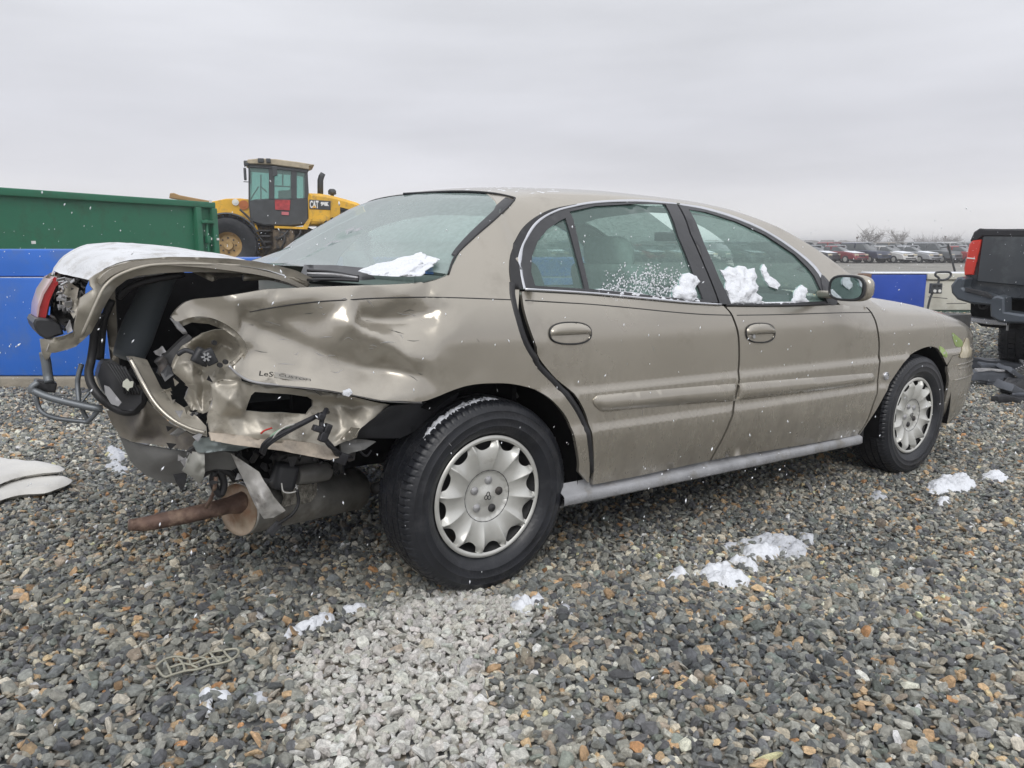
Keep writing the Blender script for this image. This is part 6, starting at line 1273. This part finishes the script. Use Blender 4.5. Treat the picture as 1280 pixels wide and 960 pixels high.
ground_snow('bright snow patch beyond the front wheel of the sedan', [(1158, 590), (1166, 582), (1180, 578), (1196, 576), (1208, 578), (1226, 586), (1218, 594), (1204, 596), (1186, 598), (1170, 600), (1160, 598)], .012)
ground_snow('smaller snow patch right of the one beyond the front wheel', [(1226, 574), (1244, 569), (1260, 572), (1264, 578), (1248, 584), (1234, 580)], .008)
ground_snow('small round snow dab below the front wheel patch', [(1170, 608), (1180, 602), (1192, 606), (1188, 613), (1176, 614)], .006)
ground_snow('faint snow dab beside the front wheel contact', [(1086, 602), (1098, 598), (1112, 602), (1108, 608), (1092, 608)], .002, ICE)
ground_snow('icy snow behind the hanging bumper at left', [(128, 570), (140, 564), (156, 568), (162, 578), (150, 586), (136, 580)], .004, ICE)
ground_snow('icy snow near the rear bumper corner', [(130, 588), (150, 584), (164, 592), (158, 600), (140, 598)], .002, ICE)
# snow resting on the car
CW = Matrix.Rotation(CARP, 4, 'Y')
def car_snow(name, label, px_out, ctrl, h=3, puff=.012, namp=.006):
    o = sheet(name, px_out, ctrl, SNOW, None, h=h, puff=puff, namp=namp, nsc=34, off=.012); o.matrix_world = CW; return tag(o, label, 'snow', kind='stuff')
def surf_y(px, py, out=.0): q = P(px, py); return -float(Wf(q[0], q[1]))-out
def win_snow(label, pts, puff=.02):
    return car_snow('window_snow', label, pts, [(a, b, surf_y(a, b, -.004)) for a, b in pts], 2.2, puff, .008)
win_snow('lumpy snow against the rear side window beside the door pillar', [(842, 372), (842, 362), (846, 356), (850, 358), (850, 350), (854, 343), (862, 341), (870, 345), (874, 352), (869, 360), (871, 372), (878, 378), (860, 377)], .022)
win_snow('thin snow line along the sill of the rear side window', [(738, 362.5), (752, 361), (768, 364), (790, 365), (812, 369), (840, 372), (870, 376), (890, 378), (880, 380), (850, 377.5), (807, 372.5), (770, 368), (745, 365.5)], .008)
win_snow('large snow lump inside the lower front door window beside the pillar', [(903, 342), (900, 337), (906, 338), (912, 333), (919, 335), (924, 332), (931, 333), (935, 337), (943, 335), (946, 343), (945, 352), (949, 358), (946, 366), (952, 371), (951, 376), (962, 379), (935, 380), (914, 379.5), (911, 368), (907, 362), (908, 352)], .022)
win_snow('jagged snow sliver on the front door window', [(955, 330), (958, 336), (962, 345), (970, 350), (975, 356), (972, 362), (962, 358), (958, 352), (954, 344), (952, 337)], .010)
win_snow('small snow lump at the front corner of the front door window', [(993, 372), (994, 364), (1000, 358), (1004, 356), (1009, 361), (1007, 372), (1012, 377), (1000, 378), (990, 377)], .014)
win_snow('thin snow line along the sill of the front door window', [(912, 379), (940, 378), (970, 377.5), (1000, 377), (1024, 378), (1020, 380.5), (990, 381), (950, 381), (916, 381)], .006)
car_snow('hood_corner_snow', 'snow on the cowl showing just above the wing mirror', [(1026, 333), (1034, 329), (1044, 334), (1046, 342), (1040, 346), (1032, 341)], [(1026, 333, -.62)], 2.5, .03)
# rear window heap
rs = [(449, 339), (460, 334), (475, 329), (492, 326), (505, 321), (520, 319), (528, 315), (532, 319), (540, 321), (549, 324), (540, 331), (534, 339), (526, 345), (510, 346), (490, 345.5), (465, 344)]
gxs = np.linspace(-.45, .25, 141); gss = np.linspace(0, .5, 121); GX, GS = np.meshgrid(gxs, gss, indexing='ij'); GP = S(GX.ravel(), smooth_interp(GX.ravel(), ZK)+GS.ravel()); GU, GV = projl(GP)
def glass_y(px, py): return float(GP[int(np.argmin((GU-px)**2+(GV-py)**2)), 1])
car_snow('rear_window_snow', 'heap of snow in the lower corner of the sedan rear window', rs, [(a, b, glass_y(a, b)-.03) for a, b in rs+[(510, 333), (530, 332), (490, 338), (470, 340)]], 2.2, .034, .022)
# snow sheet on the trunk lid, following its shape
V = []; F = []; rows = range(3, kl-16); yl = np.linspace(-.605, .595, 40)
for i in rows:
    for y in yl:
        e = min(1, (y+.605)/.03); nz = mnoise.noise(Vector((lidc[i][0]*14, y*14, 0))); V.append(lid_pt(i, y, .0015+.006*e*(1+.6*nz)+.002*mnoise.noise(Vector((i*1.9, y*60, 4)))))
ny = len(yl); nr_ = len(list(rows)); F = [(i*ny+j, i*ny+j+1, (i+1)*ny+j+1, (i+1)*ny+j) for i in range(nr_-1) for j in range(ny-1) if not (j < 8 and i > 24 and mnoise.noise(Vector((i*.4, j*.5, 9))) > -.35)]
o = mesh_np('trunk_lid_snow', V, F, THIN, None); o.matrix_world = CW; tag(o, 'even layer of snow covering the raised trunk lid', 'snow', kind='stuff')
# roof dusting
V = []; F = []; xs = np.linspace(.20, .52, 34); ts = np.linspace(.03, .42, 30)
for x in xs:
    for t in ts:
        q = S(x, zk(x)+t); nz = mnoise.noise(Vector((x*30, t*30, 0)))+.5*mnoise.noise(Vector((x*60, t*60, 0))); V.append((q[0], q[1], q[2]-.0015+.004*nz))
F = [(i*30+j, i*30+j+1, (i+1)*30+j+1, (i+1)*30+j) for i in range(33) for j in range(29)]
o = mesh_np('roof_snow', V, F, THIN, None); o.matrix_world = CW; tag(o, 'thin dusting of snow on the rear of the sedan roof', 'snow', kind='stuff')

# --- thin broken plastic lattice lying on the stones
LAT = mat('grey_tan_plastic', (.36, .35, .28), rough=.5, var=.2)
pts = [[(196, 846), (207, 838), (222, 834), (238, 836), (250, 833), (262, 826), (280, 823), (296, 822), (299, 828), (290, 836), (275, 840), (262, 842), (248, 848), (232, 852), (216, 858), (206, 860), (196, 846)],
       [(207, 838), (212, 848), (216, 858)], [(222, 834), (230, 843), (232, 852)], [(238, 836), (240, 844), (248, 848)], [(250, 833), (258, 836), (262, 842)], [(262, 826), (268, 833), (275, 840)], [(280, 823), (284, 830), (290, 836)], [(212, 848), (230, 843), (240, 844), (258, 836), (268, 833), (284, 830)]]
m = MB()
for pl2 in pts:
    Q = np.array([wp(a, b, .02) for a, b in pl2]); Q[:, 2] = gz(Q[:, 0], Q[:, 1])+.018+.003*np.sin(np.arange(len(Q))); m.tube(Q, .0034, 6, True, 3)
m.V = [(a, b, c if True else 0) for a, b, c in m.V]
o = m.build('plastic_lattice', LAT, None, smooth=True); tag(o, 'thin broken grey-tan plastic lattice lying on the gravel at lower left', 'plastic lattice')

# ================================================================== FAR ROWS OF PARKED CARS
FGL = mat('far_car_glass', (.04, .05, .055), rough=.15, coat=.5); 
CC = {'black': (.02, .02, .024), 'dark red': (.20, .02, .03), 'navy': (.025, .035, .07), 'white': (.55, .55, .54), 'silver': (.30, .31, .33), 'grey': (.13, .14, .15), 'dark blue': (.03, .05, .13), 'red': (.32, .03, .03), 'tan': (.28, .24, .19), 'dark green': (.03, .06, .045)}
CM = {k: mat('far_paint_'+k.replace(' ', '_'), v, rough=.35, coat=.5, var=.1) for k, v in CC.items()}
SHP = {'sedan': ([(-2.35, .35), (-2.4, .62), (-2.3, .92), (-1.45, 1.0), (1.0, .98), (2.05, .80), (2.35, .62), (2.38, .32)], [(-1.75, .96), (-1.05, 1.38), (.25, 1.42), (1.15, .95)], 1.42),
       'suv': ([(-2.2, .42), (-2.25, .8), (-2.2, 1.08), (1.0, 1.08), (2.0, .98), (2.2, .72), (2.22, .40)], [(-2.15, 1.05), (-1.9, 1.66), (.25, 1.70), (1.05, 1.05)], 1.70),
       'hatchback': ([(-1.9, .34), (-1.95, .62), (-1.85, .95), (.9, .96), (1.75, .78), (1.95, .60), (1.98, .32)], [(-1.85, .93), (-1.45, 1.42), (.2, 1.46), (1.05, .93)], 1.46)}
protos = {}
def far_proto(kind, colour):
    low, cab_, H = SHP[kind]; r = empty('parked_car')
    def taper(pts, w, name, m_, zs=None, wt=None):
        m = MB(); m.prism(pts, -w, w, 1, .06); V = np.array(m.V)
        if wt: z0 = V[:, 2].min(); z1 = V[:, 2].max(); V[:, 1] *= 1-(1-wt)*(V[:, 2]-z0)/(z1-z0)
        m.V = list(V); return m.build(name, m_, r, sharp=40)
    taper(low, .88, 'car_body', CM[colour]); taper(cab_, .80, 'window_band', FGL, wt=.80)
    rf = [(cab_[1][0]-.02, H-.09), (cab_[1][0]+.05, H), (cab_[2][0]-.05, H+.02), (cab_[2][0]+.1, H-.07)]
    taper(rf, .66, 'car_roof', CM[colour])
    for x in (cab_[0][0]*.15, ):
        m = MB(); m.box((x, 0, (H+.95)/2-.03), (.10, 1.50, H-1.0)); m.build('door_pillar', CM[colour], r)
    for x in (-1.42, 1.38):
        for y in (-.80, .80):
            m = MB(); m.cyl((x*(.85 if kind == 'hatchback' else 1), y-.11, .32), (x*(.85 if kind == 'hatchback' else 1), y+.11, .32), .32, 20); w = m.build('wheel', TYRE, r, sharp=40)
            m = MB(); s_ = math.copysign(.115, y); xx = x*(.85 if kind == 'hatchback' else 1); m.cyl((xx, y+s_*.9, .32), (xx, y+s_*1.06, .32), .19, 14); m.build('hubcap', HUB, w)
    fx = low[-2][0]
    for y in (-.62, .62):
        m = MB(); m.box((fx-.08, y, .70), (.16, .38, .14), bev=.03); m.build('headlight', CLEARL, r, smooth=True)
    m = MB(); m.box((fx-.01, 0, .62), (.06, .75, .16), bev=.02); m.build('grille', BLACKP, r, smooth=True)
    m = MB(); m.box((fx+.0, 0, .40), (.06, 1.3, .10), bev=.02); m.build('lower_intake', BLACKP, r, smooth=True)
    m = MB(); m.prism([(.95, .985), (2.05, .835), (2.05, .87), (.95, 1.03)], -.70, .70, 1, .01); m.prism([(cab_[1][0], H+.02), (cab_[2][0], H+.04), (cab_[2][0], H+.07), (cab_[1][0], H+.06)], -.55, .55, 1, .01); m.build('snow_cover', SNOW, r, sharp=40)
    return r
DC = 69.0
row1 = [('silver', 'sedan'), ('dark blue', 'suv'), ('white', 'suv'), ('grey', 'sedan'), ('red', 'hatchback'), ('tan', 'sedan'), ('white', 'sedan'), ('dark green', 'suv'), ('silver', 'hatchback'), ('black', 'suv'), ('white', 'hatchback'), ('black', 'sedan'), ('dark red', 'sedan'), ('navy', 'suv'), ('white', 'sedan'), ('silver', 'sedan'), ('grey', 'suv'), ('red', 'sedan'), ('navy', 'sedan'), ('grey', 'hatchback'), ('tan', 'suv')]
row2 = [('white', 'suv'), ('red', 'suv'), ('silver', 'suv'), ('white', 'sedan'), ('dark red', 'suv'), ('grey', 'suv'), ('dark blue', 'suv'), ('silver', 'suv'), ('black', 'suv'), ('red', 'suv'), ('white', 'suv'), ('tan', 'suv'), ('dark green', 'suv'), ('white', 'suv'), ('silver', 'suv'), ('red', 'hatchback')]
pr_cache = {}
def far_car(colour, kind, loc, rz, label, group):
    key = (colour, kind)
    if key in pr_cache: o = copy_tree(pr_cache[key])
    else: o = far_proto(kind, colour); pr_cache[key] = o
    o.location = loc; o.rotation_euler = (0, 0, rz); tag(o, label, 'car', group); return o
base_rz = math.atan2(-FH[1], -FH[0])
x0 = 688
for i, (c, k) in enumerate(row1):
    px = x0+i*30.2-2; p = HX(px, 320, DC+rng.uniform(-.4, .4)); nb = [row1[j][0]+' '+row1[j][1] for j in (i-1, i+1) if 0 <= j < len(row1)]
    lab = '%s %s in front far row ' % (c, k)+('between %s and %s' % tuple(nb) if len(nb) == 2 else 'at its end beside '+nb[0])
    far_car(c, k, (p[0], p[1], G0(p)), base_rz+rng.uniform(.38, .52), lab, 'parked cars in the front far row')
for i, (c, k) in enumerate(row2):
    px = x0+14+i*38; p = HX(px, 320, DC+7.5+rng.uniform(-.6, .6)); j = int(np.argmin([abs(x0+q*30.2-px) for q in range(len(row1))]))
    far_car(c, k, (p[0], p[1], G0(p)+.05), base_rz+rng.uniform(.3, .5), '%s %s in the second far row behind the %s %s' % (c, k, row1[j][0], row1[j][1]), 'parked cars in the second far row')

# ------------------------------------------------------------------ far trees, poles, horizon scrub
TWG = mat('bare_twig', (.16, .14, .13), rough=.9, var=.2)
def bare_tree(px, D, H, W, label, seed):
    r = np.random.default_rng(seed); p = HX(px, 300, D); g_ = G0(p); e = empty('bare_tree', (p[0], p[1], g_), 0, label, 'tree', 'bare trees on the horizon')
    m = MB(); m.tube([(0, 0, 0), (.1, 0, H*.25), (0, .1, H*.5)], [W*.035, W*.028, W*.015], 7); m.build('trunk', TWG, e, smooth=True)
    m = MB()
    for k in range(26):
        a = r.uniform(0, 6.28); z0 = H*r.uniform(.12, .5); L = r.uniform(.35, .55)*W; z1 = z0+H*r.uniform(.25, .5); A = np.array((0, 0, z0)); B_ = np.array((math.cos(a)*L, math.sin(a)*L, min(z1, H*.95))); m.tube([A, (A+B_)/2+r.normal(size=3)*W*.04, B_], [W*.012, W*.008, W*.004], 4)
        for q in range(12):
            t = r.uniform(.35, 1); S_ = A*(1-t)+B_*t; d = r.normal(size=3)*W*.12; d[2] = abs(d[2])*1.2; E_ = S_+d; m.tube([S_, E_], [W*.006, W*.003], 3, False)
    m.build('crown', TWG, e)
bare_tree(1088, 150, 4.4, 4.6, 'left bare rounded tree on the horizon above the far cars', 1); bare_tree(1122, 150, 4.2, 4.0, 'second bare tree on the horizon, beside the left rounded one', 2)
bare_tree(1190, 230, 3.6, 6.5, 'low wide bare tree on the horizon left of the pickup', 3); bare_tree(1158, 260, 3.0, 8.0, 'small distant bare tree between the two poles', 4)
for px, py, D in ((1071, 296, 90), (1181, 295, 90), (1127, 298, 200)):
    p = HX(px, 304, D); g_ = G0(p); q = HX(px, py, D); m = MB(); m.cyl((0, 0, 0), (0, 0, q[2]-g_), .05, 6, .035); m.box((0, 0, q[2]-g_-.1), (.25, .12, .2)); o = m.build('lamp_post', TWG, None); o.location = (p[0], p[1], g_)
    tag(o, 'slender far post standing behind the parked cars, %s' % {1071: 'above the navy suv', 1181: 'above the red sedan', 1127: 'shortest and farthest of the three'}[px], 'post')
SCB = mat('far_scrub', (.13, .12, .11), rough=.95, var=.3, vscale=.05)
V = []; F = []; r = np.random.default_rng(21)
for k in range(2600):
    lat = r.uniform(-330, 420); D = r.uniform(290, 420); p = CAM+FH*D+RH*lat; hh_ = 1.4+1.6*abs(mnoise.noise(Vector((lat*.02, 1, 0))))+r.uniform(0, 1.2); w = r.uniform(2, 5); g_ = G0(p); b0 = len(V); c = np.array((p[0], p[1], g_-.3))
    for i in range(6): a = i*PI/3; V.append(c+np.array((w*math.cos(a), w*math.sin(a), 0)))
    for i in range(6): a = i*PI/3+.4; V.append(c+np.array((w*.6*math.cos(a)*r.uniform(.6, 1.2), w*.6*math.sin(a)*r.uniform(.6, 1.2), hh_*r.uniform(.6, 1.0))))
    V.append(c+np.array((0, 0, hh_)))
    for i in range(6): j = (i+1) % 6; F += [(b0+i, b0+j, b0+6+i), (b0+j, b0+6+j, b0+6+i), (b0+6+i, b0+6+j, b0+12)]
o = mesh_np('horizon_scrub', V, F, SCB, None, False); tag(o, 'low bare scrub and trees along the far horizon', 'scrub', kind='stuff')

# ------------------------------------------------------------------ the misty winter air
HAZE = True
if HAZE:
    hm = bpy.data.materials.new('haze_air'); hm.use_nodes = True; nd, lk = hm.node_tree.nodes, hm.node_tree.links; nd.clear(); o_ = N(nd, 'ShaderNodeOutputMaterial'); pv = N(nd, 'ShaderNodeVolumePrincipled')
    pv.inputs['Color'].default_value = (.985, .985, .995, 1); pv.inputs['Density'].default_value = .0019; pv.inputs['Anisotropy'].default_value = .2; lk.new(pv.outputs[0], o_.inputs['Volume'])
    m = MB(); m.box((0, 0, 1.9), (9000, 9000, 7.2)); hz = m.build('haze', hm, None); hz.location = (2, 4, 0); tag(hz, kind='stuff')

# ------------------------------------------------------------------ falling snowflakes
V = []; F = []; r = np.random.default_rng(5)
for k in range(1500):
    D = r.uniform(1.3, 7.5); lat = r.uniform(-.72, .72)*D; z = r.uniform(.10, 1.30); c = CAM+FH*D+RH*lat; c[2] = z
    if D < 1.3: continue
    s_ = r.uniform(.0009, .0022); L = s_*r.uniform(1.5, 3.2); t = np.array((r.normal()*.35+.25, r.normal()*.3, 1)); t /= np.linalg.norm(t); u = np.cross(t, (1, 0, .3)); u /= np.linalg.norm(u); v = np.cross(t, u); b0 = len(V)
    V += [c+t*L, c-t*L, c+u*s_, c-u*s_, c+v*s_, c-v*s_]
    for a, b_ in ((2, 4), (4, 3), (3, 5), (5, 2)): F += [(b0, b0+a, b0+b_), (b0+1, b0+b_, b0+a)]
o = mesh_np('falling_snowflakes', V, F, mat('snowflake', (.85, .88, .92), rough=.8), None, True); tag(o, 'small snowflakes falling through the air', 'snow', kind='stuff')

# speckled snow clinging to the rear side window
V = []; F = []; r = np.random.default_rng(8); k = 0
while k < 950:
    px, py = r.uniform(752, 868), r.uniform(328, 377); lim = 366-26*math.exp(-((px-815)/40)**2)-r.exponential(7)
    if py < lim: continue
    q = P(px, py, it=8); y = -float(Wf(q[0], q[1]))+.004; c = np.array((q[0], y, q[1])); s_ = r.uniform(.0016, .0050); b0 = len(V); k += 1
    V += [c+np.array((s_*math.cos(a)*r.uniform(.5, 1.2), -.001, s_*math.sin(a)*r.uniform(.5, 1.2))) for a in np.linspace(0, 5.2, 6)]+[c+np.array((0, -s_*.9, 0))]
    F += [(b0+i, b0+(i+1) % 6, b0+6) for i in range(6)]
o = mesh_np('speckled_snow', V, F, SNOW, None); o.matrix_world = CW; tag(o, 'speckles of snow clinging to the lower rear side window', 'snow', kind='stuff')
